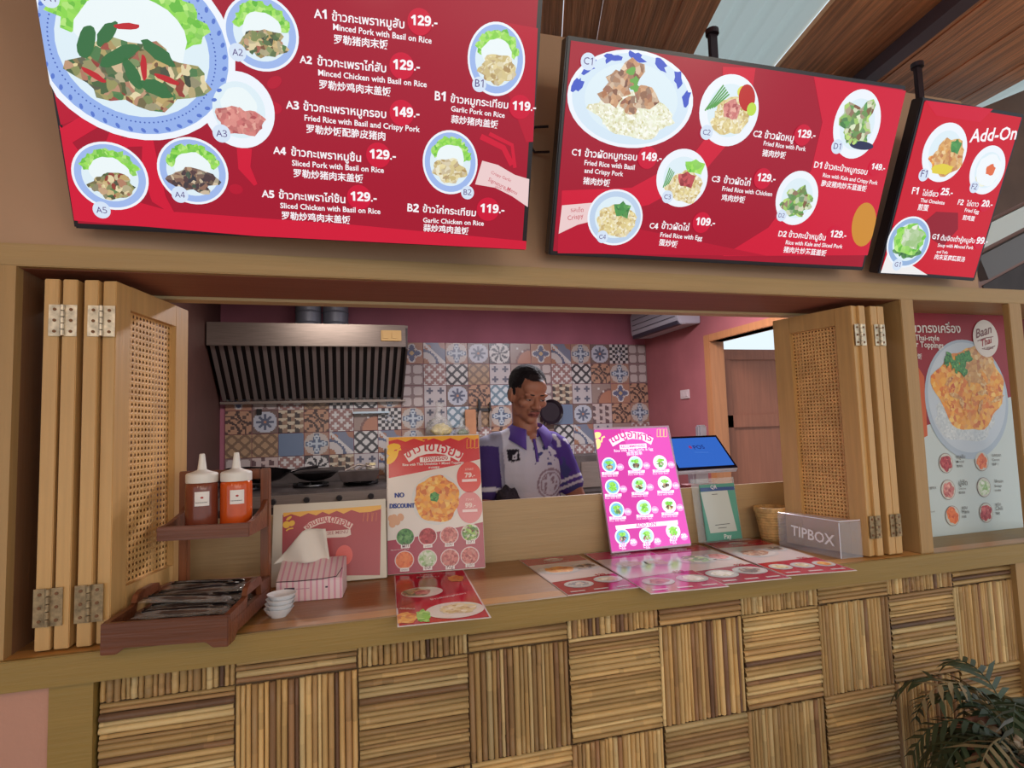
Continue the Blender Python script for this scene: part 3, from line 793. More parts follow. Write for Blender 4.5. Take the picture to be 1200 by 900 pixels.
item(X, ('C4', (480, 802), (510, 805)), ('ข้าวผัดไข่', (522, 803), (618, 811)), ('109.-', (642, 790), (710, 794)), [('Fried Rice with Egg', (518, 832), (665, 844))], ('蛋炒饭', (513, 860), (578, 868)))
item(X, ('D1', (1057, 589), (1084, 592)), ('ข้าวคะน้าหมูกรอบ', (1093, 593), (1243, 615)), ('149.-', (1258, 594), (1306, 600)), [('Rice with Kale and Crispy Pork', (1088, 622), (1280, 650))], ('脆皮猪肉炒芥蓝盖饭', (1082, 652), (1241, 672)))
item(X, ('D2', (932, 830), (960, 833)), ('ข้าวคะน้าหมูชิ้น', (968, 833), (1097, 845)), ('129.-', (1113, 832), (1170, 837)), [('Rice with Kale and Sliced Pork', (958, 858), (1157, 873))], ('猪肉片炒芥蓝盖饭', (950, 885), (1100, 898)))
X.build('menu_text', T2.root)

# --- third display
T3, S3 = display('narrow red Add-On menu display at the right end of the wall', (1.581, -.05, 1.911), (1.959, -.065, 1.897), (1.591, -.231, 2.374), (204, 18, 44))
D = Flat(T3, 3.911, (1020, 110), .001)
D.poly([(250, 30), (560, 70), (500, 130), (300, 100)], 1, RD); D.flush('swirl_print'); D.poly([(230, 600), (300, 540), (400, 545), (400, 620), (330, 700), (240, 640)], 1, DK)
D.flush('swirl_print'); D.poly([(45, 820), (80, 720), (180, 780), (260, 830)], 2, pr((238, 236, 236), 1.0)); D.build('swirl_print', T3.root)
G = Flat(T3, 3.911, (1020, 110), .001)
dish(G, (337, 270), .078, 'omelette', 1.0, 4, ry=.082, salad=False, ring=None, rice=False, seed=3)
G.disc((350, 290), .056, .05, 10, fd('brownegg', 1.0, 100), 24, .7, .2); G.disc((385, 240), .02, .018, 11, fd('herb', 1.0, 90), 12, wob=.4); G.disc((320, 345), .04, .014, 11, pr((226, 206, 70), 1.0), 16, .1, .3)
dish(G, (533, 350), .064, 'rice', 1.0, 4, ry=.07, salad=False, ring=None, rice=False, seed=4)
G.disc((535, 350), .045, .045, 10, pr((240, 246, 250), 1.0), 20, wob=.1); G.disc((543, 348), .018, .015, 11, pr((226, 110, 70), 1.0), 14, wob=.3)
dish(G, (172, 680), .078, 'green', 1.0, 4, ry=.076, salad=False, ring=(150, 180, 220), rice=False, seed=5)
G.disc((172, 665), .058, .044, 10, fd('lettuce', 1.0, 70), 24, wob=.2); G.disc((185, 655), .04, .03, 11, fd('pale', 1.0, 60), 18, wob=.4)
for c, s, r in (((237, 372), 'F1', .018), ((468, 428), 'F2', .017), ((117, 782), 'G1', .018)): badge(G, c, r, s, 13)
G.build('number_badge', T3.root)
X = Flat(T3, 3.911, (1020, 110), .001)
X.text('Add-On', (447, 222), (660, 208), 8, W_, True, lean=.1); X.flush('heading')
item(X, ('F1', (183, 458), (212, 460)), ('ไข่เจียว', (230, 466), (303, 472)), ('25.-', (315, 462), (370, 466)), [('Thai Omelette', (222, 495), (333, 508))], ('煎蛋', (210, 530), (258, 535)))
item(X, ('F2', (393, 507), (418, 510)), ('ไข่ดาว', (432, 513), (488, 517)), ('20.-', (502, 515), (552, 519)), [('Fried Egg', (425, 540), (490, 548))], ('煎鸡蛋', (415, 575), (470, 582)))
item(X, ('G1', (275, 664), (305, 667)), ('ต้มจืดเต้าหู้หมูสับ', (315, 670), (470, 684)), ('99.-', (478, 685), (530, 688)), [('Soup with Minced Pork', (302, 700), (465, 712)), ('and Tofu', (297, 728), (347, 733))], ('肉末豆腐蔬菜汤', (287, 755), (425, 768)))
X.build('menu_text', T3.root)

M_rod = mat('dark_rod', (46, 34, 42), 0.45, 0.4)
def rod(x0, z0, x1, z1, y, label):
    r = thing('hanging_rod', label, 'rod', (x1, y, z1), group=None)
    MB().box(-.012, .012, -.006, .006, -.02, z0 - z1, M_rod, .002).build('bar', r)
    MB().cyl((0, 0, z0 - z1 - .001), (0, 0, z0 - z1 + .012), .017, .017, M_rod, 12).build('end_cap', r)
rod(.925, 2.475, .929, 2.40, -.20, 'short dark rod sticking up behind the middle display')
rod(1.61, 2.485, 1.62, 2.37, -.20, 'dark rod in the gap between the middle and Add-On displays')
MB().tube([(.50, -.02, 2.25), (.475, .0, 2.245), (.46, -.003, 2.26), (.44, -.02, 2.24)], .004, M_rod, 6)
cbl = MB(); cbl.tube([(.44, -.01, 2.27), (.47, .002, 2.255), (.50, -.01, 2.275), (.53, -.03, 2.27)], .0035, M_rod, 6)
cbl.tube([(.44, -.01, 2.24), (.475, .003, 2.245), (.50, .0, 2.21), (.53, -.03, 2.20)], .0035, M_rod, 6)
tag(cbl.build('cable'), 'thin dark cables crossing the gap between the two large displays', 'cable')

# ================================================================ POSTER
PO = Board('poster', 'tall red and white poster of a Thai omelette on rice, right of the hatch', 'poster', (1.84, .19, 1.036), (1, 0, 0), (0, 0, 1), .627, .818, .004)
PI = lambda c: pr(c, 0, .5)
MB().box(0, PO.w, 0, .006, 0, PO.h, PI((200, 212, 212))).build('sheet', PO.root, smooth=0)
F = Flat(PO, 3.75, (880, 340), .0005)
F.poly([(0, 0), (.627, 0.0)], 1, PI((0, 0, 0)), True) if False else None
F.poly([(0, .817), (.626, .817), (.626, .50), (0, .36)], 1, PI((150, 34, 48)), True)
F.poly([(735, 340), (760, 380), (775, 640), (755, 650)], 2, PI((206, 96, 50)))
F.disc((950, 478), .205, .222, 3, PI((176, 192, 208)), 48); F.disc((950, 470), .192, .205, 4, PI((198, 210, 222)), 48)
F.disc((940, 560), .150, .085, 5, food('food_plainrice', [(210, 218, 222), (188, 198, 205), (222, 228, 230)], 130, 0), 36, wob=.15)
F.disc((958, 430), .172, .148, 6, fd('omelette', 0, 60), 44, wob=.12, seed=2)
F.disc((990, 330), .085, .07, 7, fd('brownegg', 0, 70), 26, wob=.2)
for k in range(16):
    a = k * 1.37; F.disc((958 + (60 + k * 5) * cos(a), 450 + (30 + k * 4) * sin(a)), .030, .009, 8, fd(('brownegg', 'omelette')[k % 2], 0, 120), 14, a, .3, k)
for (x, y, r) in ((865, 300, .022), (885, 325, .02), (905, 305, .02), (930, 300, .024), (950, 290, .022), (925, 335, .022), (930, 360, .02), (905, 340, .018), (855, 320, .015)): F.disc((x, y), r, r * .8, 9, fd('herb', 0, 150), 12, x * .3, .5, x)
F.disc((1027, 213), .064, .071, 9, PI((222, 214, 208)), 40)
F.build('food_picture', PO.root)
F = Flat(PO, 3.75, (880, 340), .0005); F.auto = 'caption'
Wp = PI((226, 218, 214)); GR = PI((110, 106, 104)); LG = PI((130, 90, 90))
F.text('เจียวทรงเครื่อง', (668, 186), (918, 188), 10, Wp, True); F.text('Thai-style', (718, 221), (824, 223), 10, Wp, True); F.text('r Toppings', (722, 250), (842, 256), 10, Wp, True); F.text('饭', (728, 300), (748, 302), 10, Wp, True)
F.text('Baan', (985, 212), (1052, 188), 11, LG, True, lean=.4); F.text('Thai', (1005, 250), (1052, 232), 11, PI((160, 50, 60)), True, lean=.4); F.stroke([(990, 225), (1020, 212), (1060, 205)], .003, 11, LG); F.stroke([(1010, 258), (1040, 262), (1068, 245)], .003, 11, LG)
F.text('CUISINE', (1020, 262), (1060, 258), 11, LG)
PICS = [((855, 760), 'chili'), ((1012, 752), 'carrot'), ((865, 877), 'meat'), ((1022, 866), 'pale')]
P2 = [((903, 298), 'carrot'), ((1042, 285), 'chili')]
def pic(c, k, off, s):
    g = Flat(PO, s, off, .0005); cc = g.P(c)
    F.disc(cc, .034, .036, 3, PI((110, 60, 60)), 28, local=True); F.disc(cc, .0325, .0345, 4, PI((206, 206, 196)), 28, local=True); F.disc(cc, .027, .028, 5, fd(k, 0, 110), 24, wob=.2, seed=c[0], local=True); F.flush('topping_picture')
CAP = [('หมูสับ', 'Minced', '猪肉末'), ('แครอท', 'Carrot', '胡萝卜'), ('ปูอัด', 'Crab Stick', '蟹肉棒'), ('ไส้กรอก', 'Sausage', '切片香肠'), ('แฮม', 'Ham', '火腿'), ('พริก', 'Chili', '辣椒')]
for (c, k) in PICS: pic(c, k, (880, 340), 3.75)
for (c, k) in P2: pic(c, k, (860, 520), 3.53)
for i, (c, k) in enumerate(PICS):
    x = c[0] + 46
    for j, t in enumerate(CAP[i]): F.text(t, (x, c[1] - 20 + j * 19), (x + (38, 32, 28)[j], c[1] - 21 + j * 19), 6, GR)
F2_ = Flat(PO, 3.53, (860, 520), .0005); F2_.auto = 'caption'
for i, (c, k) in enumerate(P2):
    x = c[0] + 38
    for j, t in enumerate(CAP[4 + i]): F2_.text(t, (x, c[1] - 28 + j * 18), (x + (22, 30, 18)[j], c[1] - 29 + j * 18), 6, GR)
F2_.text('猪肉末', (808, 188), (835, 186), 6, GR); F2_.text('Minced', (806, 285), (828, 283), 6, GR)
F.build('lettering', PO.root); F2_.build('lettering', PO.root)
# ================================================================ THINGS ON THE COUNTER
ZT = 1.0425
M_rack = wood('dark_rack_wood', (110, 62, 38), 'x', 0.35, 0.25)
M_rackd = wood('dark_rack_wood_z', (124, 72, 44), 'z', 0.35, 0.25)
# two-tier condiment rack
rk = thing('condiment_rack', 'dark red-brown two-tier wooden rack holding sauce bottles above and wrapped cutlery below', 'rack', (-0.3153, 0.1017, ZT + .001), radians(-9))
def rb(): return MB()
x0, x1, y0, y1 = -.135, .110, -.175, .135
R = MB(); zt = .016
R.box(x0 + .01, x1 - .01, y0 + .01, y1 - .01, zt, zt + .008, M_rack).build('tray_base', rk)
R = MB(); R.prism([(x0, 0), (x0 + .03, 0), (x0 + .045, .012), (x1 - .045, .012), (x1 - .03, 0), (x1, 0), (x1, .062), (x0, .062)], 'y', y0, y0 + .012, M_rack, .0015); R.build('tray_front', rk)
R = MB(); R.prism([(x0, 0), (x0 + .03, 0), (x0 + .045, .012), (x1 - .045, .012), (x1 - .03, 0), (x1, 0), (x1, .07), (x0, .07)], 'y', y1 - .012, y1, M_rack, .0015); R.build('tray_back', rk)
for sx, xx in ((-1, x0), (1, x1 - .012)):
    poly = [(y0, 0), (y0 + .04, 0), (y0 + .055, .012), (y1 - .055, .012), (y1 - .04, 0), (y1, 0), (y1, .07), (.08, .074), (.05, .088), (-.04, .088), (-.08, .066), (y0, .062)]
    t = bmesh.new()
    R = MB()
    # side with a hand slot: four pieces around the slot
    R.prism([(y0 + .0125, 0), (y0 + .04, 0), (y0 + .055, .012), (y1 - .055, .012), (y1 - .04, 0), (y1 - .0125, 0), (y1 - .0125, .045), (y0 + .0125, .045)], 'x', xx, xx + .012, M_rack, .001)
    R.prism([(y0 + .0125, .045), (-.06, .045), (-.05, .070), (-.075, .066), (y0 + .0125, .062)], 'x', xx, xx + .012, M_rack)
    R.prism([(.05, .045), (y1 - .0125, .045), (y1 - .0125, .07), (.07, .074), (.045, .070)], 'x', xx, xx + .012, M_rack)
    R.prism([(-.06, .070), (.06, .070), (.05, .088), (.03, .092), (-.03, .092), (-.05, .086)], 'x', xx, xx + .012, M_rack, .001)
    R.build('tray_side', rk)
for xx in (-.118, .082):
    MB().box(xx, xx + .022, .137, .157, 0, .345, M_rackd, .002).build('post', rk)
MB().box(-.095, .081, .139, .151, .318, .345, M_rack, .002).build('top_rail', rk)
zu = .195
MB().box(-.089, .089, .0, .135, zu, zu + .008, M_rack).build('shelf', rk)
fr = -.005
MB().box(-.102, .102, fr - .012, fr, zu, zu + .032, M_rack, .0015).build('shelf_rail', rk)
for xx in (-.101, .090):
    MB().prism([(fr + .0005, zu), (.136, zu), (.136, zu + .07), (.10, zu + .05), (.03, zu + .034), (fr + .0005, zu + .032)], 'x', xx, xx + .011, M_rack, .001).build('shelf_side', rk)
# wrapped cutlery
M_wrap = mat('clear_wrap', (215, 205, 195), 0.07, bump=0.9, bscale=50, alpha=0.24)
M_nap = mat('brown_paper_napkin', (74, 54, 44), 0.7, var=0.25, vscale=50)
M_cut = mat('black_plastic_cutlery', (24, 22, 24), 0.15)
def packet(name='cutlery_packet'):
    p = thing(name, '', 'cutlery', (0, 0, 0), group='wrapped cutlery sets in the rack tray')
    b = MB(); b.ball((0, 0, .007), (.098, .021, .0062), M_nap, 20, 8, wob=.2, seed=3); b.build('napkin', p)
    b = MB(); b.tube([(-.085, .006, .012), (0, .007, .0135), (.05, .006, .013)], [.003, .0035, .003], M_cut, 6); b.ball((.072, .006, .0135), (.024, .012, .0035), M_cut, 12, 6); b.build('spoon', p)
    b = MB(); b.tube([(-.085, -.008, .012), (0, -.008, .0135), (.055, -.008, .013)], [.003, .0035, .004], M_cut, 6)
    for k in range(4): b.tube([(.055, -.008, .013), (.066, -.0125 + k * .003, .013), (.088, -.0125 + k * .003, .0125)], .0011, M_cut, 5)
    b.build('fork', p)
    b = MB(); t = bmesh.new(); NX, NY = 22, 8; top = []
    for i in range(NX + 1):
        row = []
        for j in range(NY + 1):
            u, v = i / NX * 2 - 1, j / NY * 2 - 1
            h = .0155 * (1 - u ** 6) * (1 - v * v) + .0022 * noise.noise(Vector((u * 6, v * 3, 1.3))) * (1 - abs(v))
            row.append((u * .104, v * .0245 * (1 + .08 * sin(u * 9)), max(.0004, h) + .001))
        top.append([t.verts.new(q) for q in row])
    for i in range(NX):
        for j in range(NY): t.faces.new((top[i][j], top[i + 1][j], top[i + 1][j + 1], top[i][j + 1]))
    b._add(t, M_wrap); b.build('clear_pouch', p, smooth=80)
    return p
bpy.context.view_layer.update()
def copy_tree(o, parent=None):
    c = o.copy(); COL.objects.link(c); c.parent = parent
    for ch in o.children: copy_tree(ch, c)
    return c
pk = packet()
random.seed(11)
pos = [(-.005, -.125, .026, 3), (-.01, -.070, .026, -3), (.0, -.015, .026, 4), (-.012, .040, .026, -2), (.0, .095, .027, 3), (.004, -.095, .044, 5), (-.004, -.040, .044, -4), (.004, .018, .044, 6), (-.004, .070, .045, -3), (-.002, -.068, .062, -8), (.0, .0, .062, 9), (.004, .055, .063, -6)]
for i, (dx, dy, dz, a) in enumerate(pos):
    p = pk if i == 0 else copy_tree(pk)
    qx, qy = dx * .6 - .012, dy * .88 - .012
    p.scale = (.93, .93, .95)
    p.location = (-.3153 + qx * .988 + qy * .156, .1017 - qx * .156 + qy * .988, ZT + dz * 1.15 + .002); p.rotation_euler = (radians(random.uniform(-5, 5)), radians(random.uniform(-3, 3)), radians(a))
    p.rotation_euler = (radians((i % 3 - 1) * 3), radians((i % 2) * 2 - 1), radians(a * .8 - 9))
    p['label'] = 'black cutlery and brown napkin sealed in clear plastic, piled in the rack tray'
# sauce bottles
def bottle(label, x, y, liquid):
    b = thing('sauce_bottle', label, 'bottle', (x, y, ZT + zu + .0096), group='squeeze bottles on the rack')
    MB().lathe([(0, 0), (.033, 0), (.0365, .004), (.037, .02), (.037, .10), (.0365, .112), (.034, .116), (0, .116)], liquid, seg=32).build('bottle_body', b)
    MB().lathe([(0, .1165), (.036, .1165), (.0365, .119), (.0365, .136), (.034, .1395), (.018, .144), (.0105, .148), (.0085, .165), (.006, .186), (.004, .187), (0, .187)], mat('white_cap', (226, 222, 214), .45), seg=32).build('cap', b)
    # label wraps the front
    V, F = [], []
    for j in range(2):
        for i in range(9):
            a = radians(-90 + (i - 4) * 6.2 + 12); V.append((.0378 * cos(a), .0378 * sin(a), .062 + j * .034))
    for i in range(8): F.append((i, i + 1, i + 10, i + 9))
    me = bpy.data.meshes.new('bottle_label'); me.from_pydata(V, [], F); me.materials.append(mat('label_white', (232, 226, 220), .5))
    o = bpy.data.objects.new('bottle_label', me); COL.objects.link(o); o.parent = b
    s = MB(); s.ball((.0378 * cos(radians(-78)), .0385 * sin(radians(-78)), .082), (.0035, .0008, .0025), mat('label_red', (170, 50, 50), .5), 8, 6)
    for k in range(9):
        a = radians(-98 + k * 4.4); s.box(-.0011, .0011, -.0003, .0003, .0695, .0712, mat('label_grey', (110, 104, 100), .5), mat4=Matrix.Translation((.0384 * cos(a), .0384 * sin(a), 0)))
    s.build('label_print', o)
    return b
bottle('squeeze bottle of dark brown sauce with white cap, left on the rack', -.340, .175, mat('brown_sauce', (122, 62, 44), .18, var=.1, vscale=20))
bottle('squeeze bottle of bright orange chilli sauce with white cap, right on the rack', -.262, .175, mat('orange_sauce', (206, 84, 28), .18, var=.12, vscale=16))
# small bowls
M_bowl = mat('white_melamine', (226, 228, 232), .3)
BL = ['lowest of the stack of small white dishes', 'second small white dish from the bottom of the stack', 'third small white dish from the bottom of the stack', 'topmost small white sauce dish of the stack']
for k in range(4):
    o = MB().lathe([(0, .001), (.018, 0), (.019, .002), (.027, .010), (.0325, .019), (.034, .021), (.0325, .0215), (.026, .0125), (.017, .005), (0, .004)], M_bowl, seg=28).build('sauce_dish', smooth=50)
    o.location = (-.155 + .002 * k, .095 + .001 * k, ZT + .0105 * k); tag(o, BL[k], 'dish', 'stacked sauce dishes')
# tissue box
tb = thing('tissue_box', 'pink striped tissue box in front of the white-framed red sign', 'tissue box', (-.086, .262, ZT), radians(-6))
tm, tn, tbs = base_mat('pink_stripes')
tc = tn.nodes.new('ShaderNodeTexCoord'); sp = tn.nodes.new('ShaderNodeSeparateXYZ'); tn.links.new(tc.outputs['Object'], sp.inputs[0])
ma = tn.nodes.new('ShaderNodeMath'); ma.operation = 'MULTIPLY'; ma.inputs[1].default_value = 420; tn.links.new(sp.outputs[0], ma.inputs[0])
mb_ = tn.nodes.new('ShaderNodeMath'); mb_.operation = 'SINE'; tn.links.new(ma.outputs[0], mb_.inputs[0])
cr = tn.nodes.new('ShaderNodeValToRGB'); cr.color_ramp.elements[0].color = (*lin((232, 206, 208)), 1); cr.color_ramp.elements[1].color = (*lin((222, 156, 178)), 1)
cr.color_ramp.elements[0].position = .3; cr.color_ramp.elements[1].position = .75
tn.links.new(mb_.outputs[0], cr.inputs[0]); tn.links.new(cr.outputs[0], tbs.inputs['Base Color']); tbs.inputs['Roughness'].default_value = .45
b = MB(); b.prism([(-.055, 0), (.055, 0), (.055, .088), (.02, .092), (-.055, .052)], 'x', -.083, .083, tm, .002); b.build('carton', tb)
b = MB(); b.tube([(-.082, -.0562, .0535), (-.03, -.0562, .0522), (.03, -.0562, .0535), (.068, -.0562, .0575), (.083, -.052, .078)], .0011, mat('dark_crease', (60, 36, 46), .6), 5); b.build('crease', tb)
b = MB(); b.box(-.062, -.037, -.0562, -.055, .028, .036, mat('dark_print', (70, 50, 66), .6)); b.box(-.034, .0, -.0560, -.055, .031, .0325, pr((190, 140, 160), 0, .5)).box(.040, .046, -.0562, -.055, .030, .034, MATS['dark_print']).build('carton_print', tb)
t = bmesh.new(); rows = []
for i in range(13):
    u = i / 12; row = []
    for j in range(11):
        v = j / 10; a = (u - .5)
        x = -.020 + a * (.125 - .02 * v) + .018 * (v - 1) * 0 + (-.02 * (1 - v) if u < .3 else 0)
        top = .172 - .06 * max(0, .45 - u) * 2
        z = .086 + (top - .086) * v; y = .0 + .012 * sin(u * 9 + v * 2) * (1 - .4 * v) + .02 * (1 - v) * 0 + .02 * (v - .5) * .4
        row.append(t.verts.new((x, y + .012, z)))
    rows.append(row)
for p, q in zip(rows, rows[1:]):
    for j in range(10): t.faces.new((p[j], q[j], q[j + 1], p[j + 1]))
b = MB(); b._add(t, mat('tissue_paper', (222, 212, 200), .9)); o = b.build('tissue', tb, smooth=80)
m = o.modifiers.new('thick', 'SOLIDIFY'); m.thickness = .001

# --- standing signs
def stand(name, label, cat, x, y, w, h, yaw, tilt, thick, edge, z=ZT + .001, group=None):
    u = Vector((cos(yaw), sin(yaw), 0)); nn = Vector((-sin(yaw), cos(yaw), 0)); v = Vector((0, 0, cos(tilt))) + nn * sin(tilt)
    B = Board(name, label, cat, (x, y, z + thick * sin(tilt)), u, v, w, h, thick, group)
    MB().box(0, w, 0, thick, 0, h, edge, min(.0015, thick / 4)).build('panel', B.root)
    return B
def blob_text(F, pts, s, layer, m1, m2, w):
    F.stroke(pts, w, layer, m1); 
# white framed landscape sign
FB = stand('framed_sign', 'red landscape sign in a rounded white frame behind the tissue box', 'sign', -.205, .380, .322, .230, -.050, .20, .008, mat('white_frame', (214, 204, 186), .4))
F = Flat(FB, 7.5, (320, 580)); I = lambda c: pr(c, 0, .3)
F.poly([(85, 175), (950, 105), (940, 705), (75, 715)], 1, I((172, 56, 64)))
F.poly([(88, 158), (950, 90), (948, 125), (850, 150), (760, 155), (690, 132), (620, 165), (560, 140), (490, 170), (435, 148), (380, 180), (310, 160), (240, 192), (160, 168), (95, 195)], 2, I((236, 176, 72)))
F.disc((118, 262), .010, .010, 3, I((236, 186, 60))); F.disc((165, 250), .009, .008, 3, I((236, 186, 60)), rot=.7); F.disc((140, 205), .009, .004, 3, I((236, 186, 60)), rot=.6); F.stroke([(115, 315), (140, 298), (178, 292)], .004, 3, I((236, 186, 60)))
F.disc((625, 530), .024, .029, 2, I((228, 92, 82)))
pts = [(285, 305), (330, 265), (400, 232), (480, 215), (550, 222), (620, 240), (690, 280)]
F.stroke(pts, .018, 3, I((232, 200, 190)))
th = 'อ่านเมนูดูก่อน'
F.text('อ่าน', (300, 300), (385, 252), 4, I((190, 60, 70)), True); F.text('เมนู', (395, 245), (485, 228), 4, I((190, 60, 70)), True); F.text('ดูก่อน', (495, 228), (675, 285), 4, I((190, 60, 70)), True)
F.poly([(310, 330), (680, 302), (685, 350), (640, 370), (310, 385)], 3, I((226, 206, 196))); F.text('PLEASE SEE MENU', (335, 362), (660, 336), 4, I((170, 90, 90)))
for k in range(3): F.stroke([(790 + k * 40, 235), (800 + k * 40, 160), (830 + k * 40, 155), (825 + k * 40, 230)], .0018, 3, I((206, 110, 70)))
F.build('sign_print', FB.root)
# tall A3 menu stand, "NO DISCOUNT"
MA = stand('menu_sign', 'upright omelette menu card with handwritten NO DISCOUNT', 'sign', .120, .398, .297, .420, -.108, .18, .004, mat('acrylic_edge', (220, 206, 196), .3))
F = Flat(MA, 5.14, (450, 505)); S2x = lambda c: pr(c, 0, .2)
F.poly([(25, 45), (575, 30), (610, 820), (15, 880)], 1, S2x((226, 214, 204)))
F.poly([(28, 45), (575, 30), (580, 170), (440, 205), (28, 285)], 2, S2x((206, 36, 48)))
F.poly([(28, 40), (575, 25), (575, 42), (540, 55), (500, 38), (450, 60), (400, 42), (350, 62), (300, 44), (240, 64), (180, 46), (130, 66), (80, 50), (28, 62)], 3, S2x((240, 170, 50)))
F.poly([(20, 662), (180, 640), (400, 590), (600, 548), (612, 820), (18, 878)], 2, S2x((168, 34, 62)))
for (x, y, a, r) in ((45, 110, 1.0, 1.0), (60, 95, .0, 1.0), (50, 160, .9, 1.2)): F.disc((x, y), .021 * r, .010 * r, 4, S2x((246, 190, 40)), 18, a)
F.stroke([(75, 145), (85, 115), (103, 110)], .007, 4, S2x((246, 190, 40)))
pts = [(135, 165), (190, 130), (250, 112), (310, 108), (370, 115), (430, 140), (465, 160)]
F.stroke(pts, .030, 4, S2x((240, 226, 220)))
F.text('ข้าว', (140, 165), (225, 120), 5, S2x((206, 40, 60)), True); F.text('ไข่', (232, 122), (305, 120), 5, S2x((206, 40, 60)), True); F.text('เจียว', (315, 122), (462, 168), 5, S2x((206, 40, 60)), True)
F.poly([(215, 160), (398, 148), (400, 180), (216, 190)], 6, S2x((240, 228, 222))); F.text('ทรงเครื่อง', (235, 182), (385, 173), 7, S2x((190, 60, 60)), True)
F.text('Rice with Thai Omelette + Mixed Toppings', (112, 212), (480, 196), 5, S2x((240, 228, 222)), True); F.text('泰式煎蛋饭', (268, 228), (335, 224), 5, S2x((240, 228, 222)), True)
for k in range(3): F.stroke([(498 + k * 24, 105), (500 + k * 24, 50), (520 + k * 24, 45), (520 + k * 24, 100), (498 + k * 24, 105)], .0025, 4, S2x((240, 150, 50)))
F.build('menu_print', MA.root)
F = Flat(MA, 5.14, (450, 505))
F.disc((318, 410), .078, .079, 3, S2x((214, 210, 206)), 44); F.disc((318, 408), .071, .071, 4, fd('omelette', 0, 110), 44, wob=.1); F.disc((318, 408), .050, .052, 5, fd('omelette', 0, 80), 30, wob=.3, seed=4); F.disc((303, 396), .015, .014, 6, fd('herb', 0, 160), 16, wob=.4)
F.flush('dish_picture')
for (c, col, t) in (((514, 278), (222, 70, 62), '79.-'), ((517, 460), (222, 130, 130), '99.-')):
    F.disc(c, .040, .049, 4, S2x(col), 36); F.text(t, (c[0] - 28, c[1] + 2), (c[0] + 34, c[1] - 1), 5, S2x((246, 216, 206)), True)
    F.poly([(c[0] - 45, c[1] + 14), (c[0] + 45, c[1] + 10), (c[0] + 46, c[1] + 26), (c[0] - 44, c[1] + 30)], 5, S2x((244, 214, 210)))
    F.text('START', (c[0] - 25, c[1] - 40), (c[0] + 25, c[1] - 42), 5, S2x((246, 196, 186)), True)
    F.flush('price_oval')
BLU = S2x((40, 62, 150)); 
[(F.text('NO', (64 + d, 402), (120 + d, 399), 6, BLU, True, hs=1.1), F.text('DISCOUNT', (33 + d, 466), (182 + d, 462), 6, BLU, True, hs=1.3)) for d in (0, 2, 4)]; F.flush('handwriting')
for (x, y) in ((50, 560), (78, 545), (100, 520), (62, 525), (45, 530)): F.disc((x, y), .010, .012, 4, S2x((216, 160, 120)), 16, .3)
F.flush('egg_picture')
for i, (c, k) in enumerate((((128, 638), 'green'), ((263, 635), 'chili'), ((393, 628), 'meat'), ((520, 612), 'kale'), ((123, 778), 'carrot'), ((262, 770), 'pale'), ((397, 765), 'meat'), ((517, 752), 'meat'))):
    F.disc(c, .029, .0275, 4, S2x((232, 206, 206)), 28); F.disc(c, .0262, .025, 5, fd(k, 0, 140), 28); F.poly([(c[0] - 26, c[1] + 48), (c[0] + 28, c[1] + 44), (c[0] + 28, c[1] + 66), (c[0] - 26, c[1] + 70)], 6, S2x((238, 226, 222)))
    F.text(('ผัก', 'กุนเชียง', 'แฮม', 'ปลา', 'แครอท', 'ชีส', 'หมู', 'ปูอัด')[i], (c[0] - 18, c[1] + 64), (c[0] + 20, c[1] + 61), 7, S2x((120, 60, 70)))
    F.flush('topping_picture')
F.text('Add your favourite toppings', (40, 722), (150, 712), 4, S2x((236, 206, 206))); F.build('caption', MA.root)

# lit menu lightbox
EL = 1.3
LBX = stand('lit_menu_sign', 'glowing magenta lightbox menu with a grid of dish circles', 'sign', .846, .372, .30, .428, .0, .25, .012, mat('lightbox_edge', (220, 190, 220), .3), z=ZT + .005)
F = Flat(LBX, 5.456, (690, 490)); E_ = lambda c: pr(c, EL)
F.poly([(28, 76), (500, 60), (652, 800), (140, 855)], 1, E_((222, 84, 182)))
F.poly([(28, 76), (200, 70), (330, 400), (420, 830), (140, 855)], 2, E_((206, 62, 160)))
for (x, y, a, r) in ((50, 110, .3, 1.0), (55, 165, 1.2, 1.1)): F.disc((x, y), .018 * r, .011 * r, 3, E_((255, 226, 150)), 18, a)
F.stroke([(80, 155), (85, 125), (102, 118)], .006, 3, E_((255, 226, 150)))
F.stroke([(140, 160), (200, 125), (270, 108), (340, 115), (405, 150)], .028, 3, E_((255, 228, 246)))
F.text('เมนู', (150, 158), (240, 118), 4, E_((216, 60, 150)), True); F.text('อาหาร', (245, 122), (400, 148), 4, E_((216, 60, 150)), True)
F.poly([(195, 172), (366, 162), (370, 190), (198, 200)], 4, E_((255, 240, 255))); F.text('RECOMMENDED', (205, 192), (360, 184), 5, E_((216, 90, 170)), True)
F.text('Rice with Basil, Garlic & Egg', (162, 218), (410, 205), 4, E_((255, 230, 250)), True); F.text('推荐菜单', (242, 240), (342, 233), 4, E_((255, 230, 250)), True)
for k in range(3): F.stroke([(435 + k * 22, 120), (436 + k * 22, 72), (452 + k * 22, 70), (454 + k * 22, 118), (435 + k * 22, 120)], .003, 4, E_((255, 190, 150)))
F.poly([(168, 688), (566, 652), (570, 680), (174, 714)], 4, E_((255, 240, 255)))
F.text('ADD ON', (300, 700), (430, 688), 5, E_((216, 90, 170)), True)
F.build('menu_print', LBX.root)
F = Flat(LBX, 5.456, (690, 490))
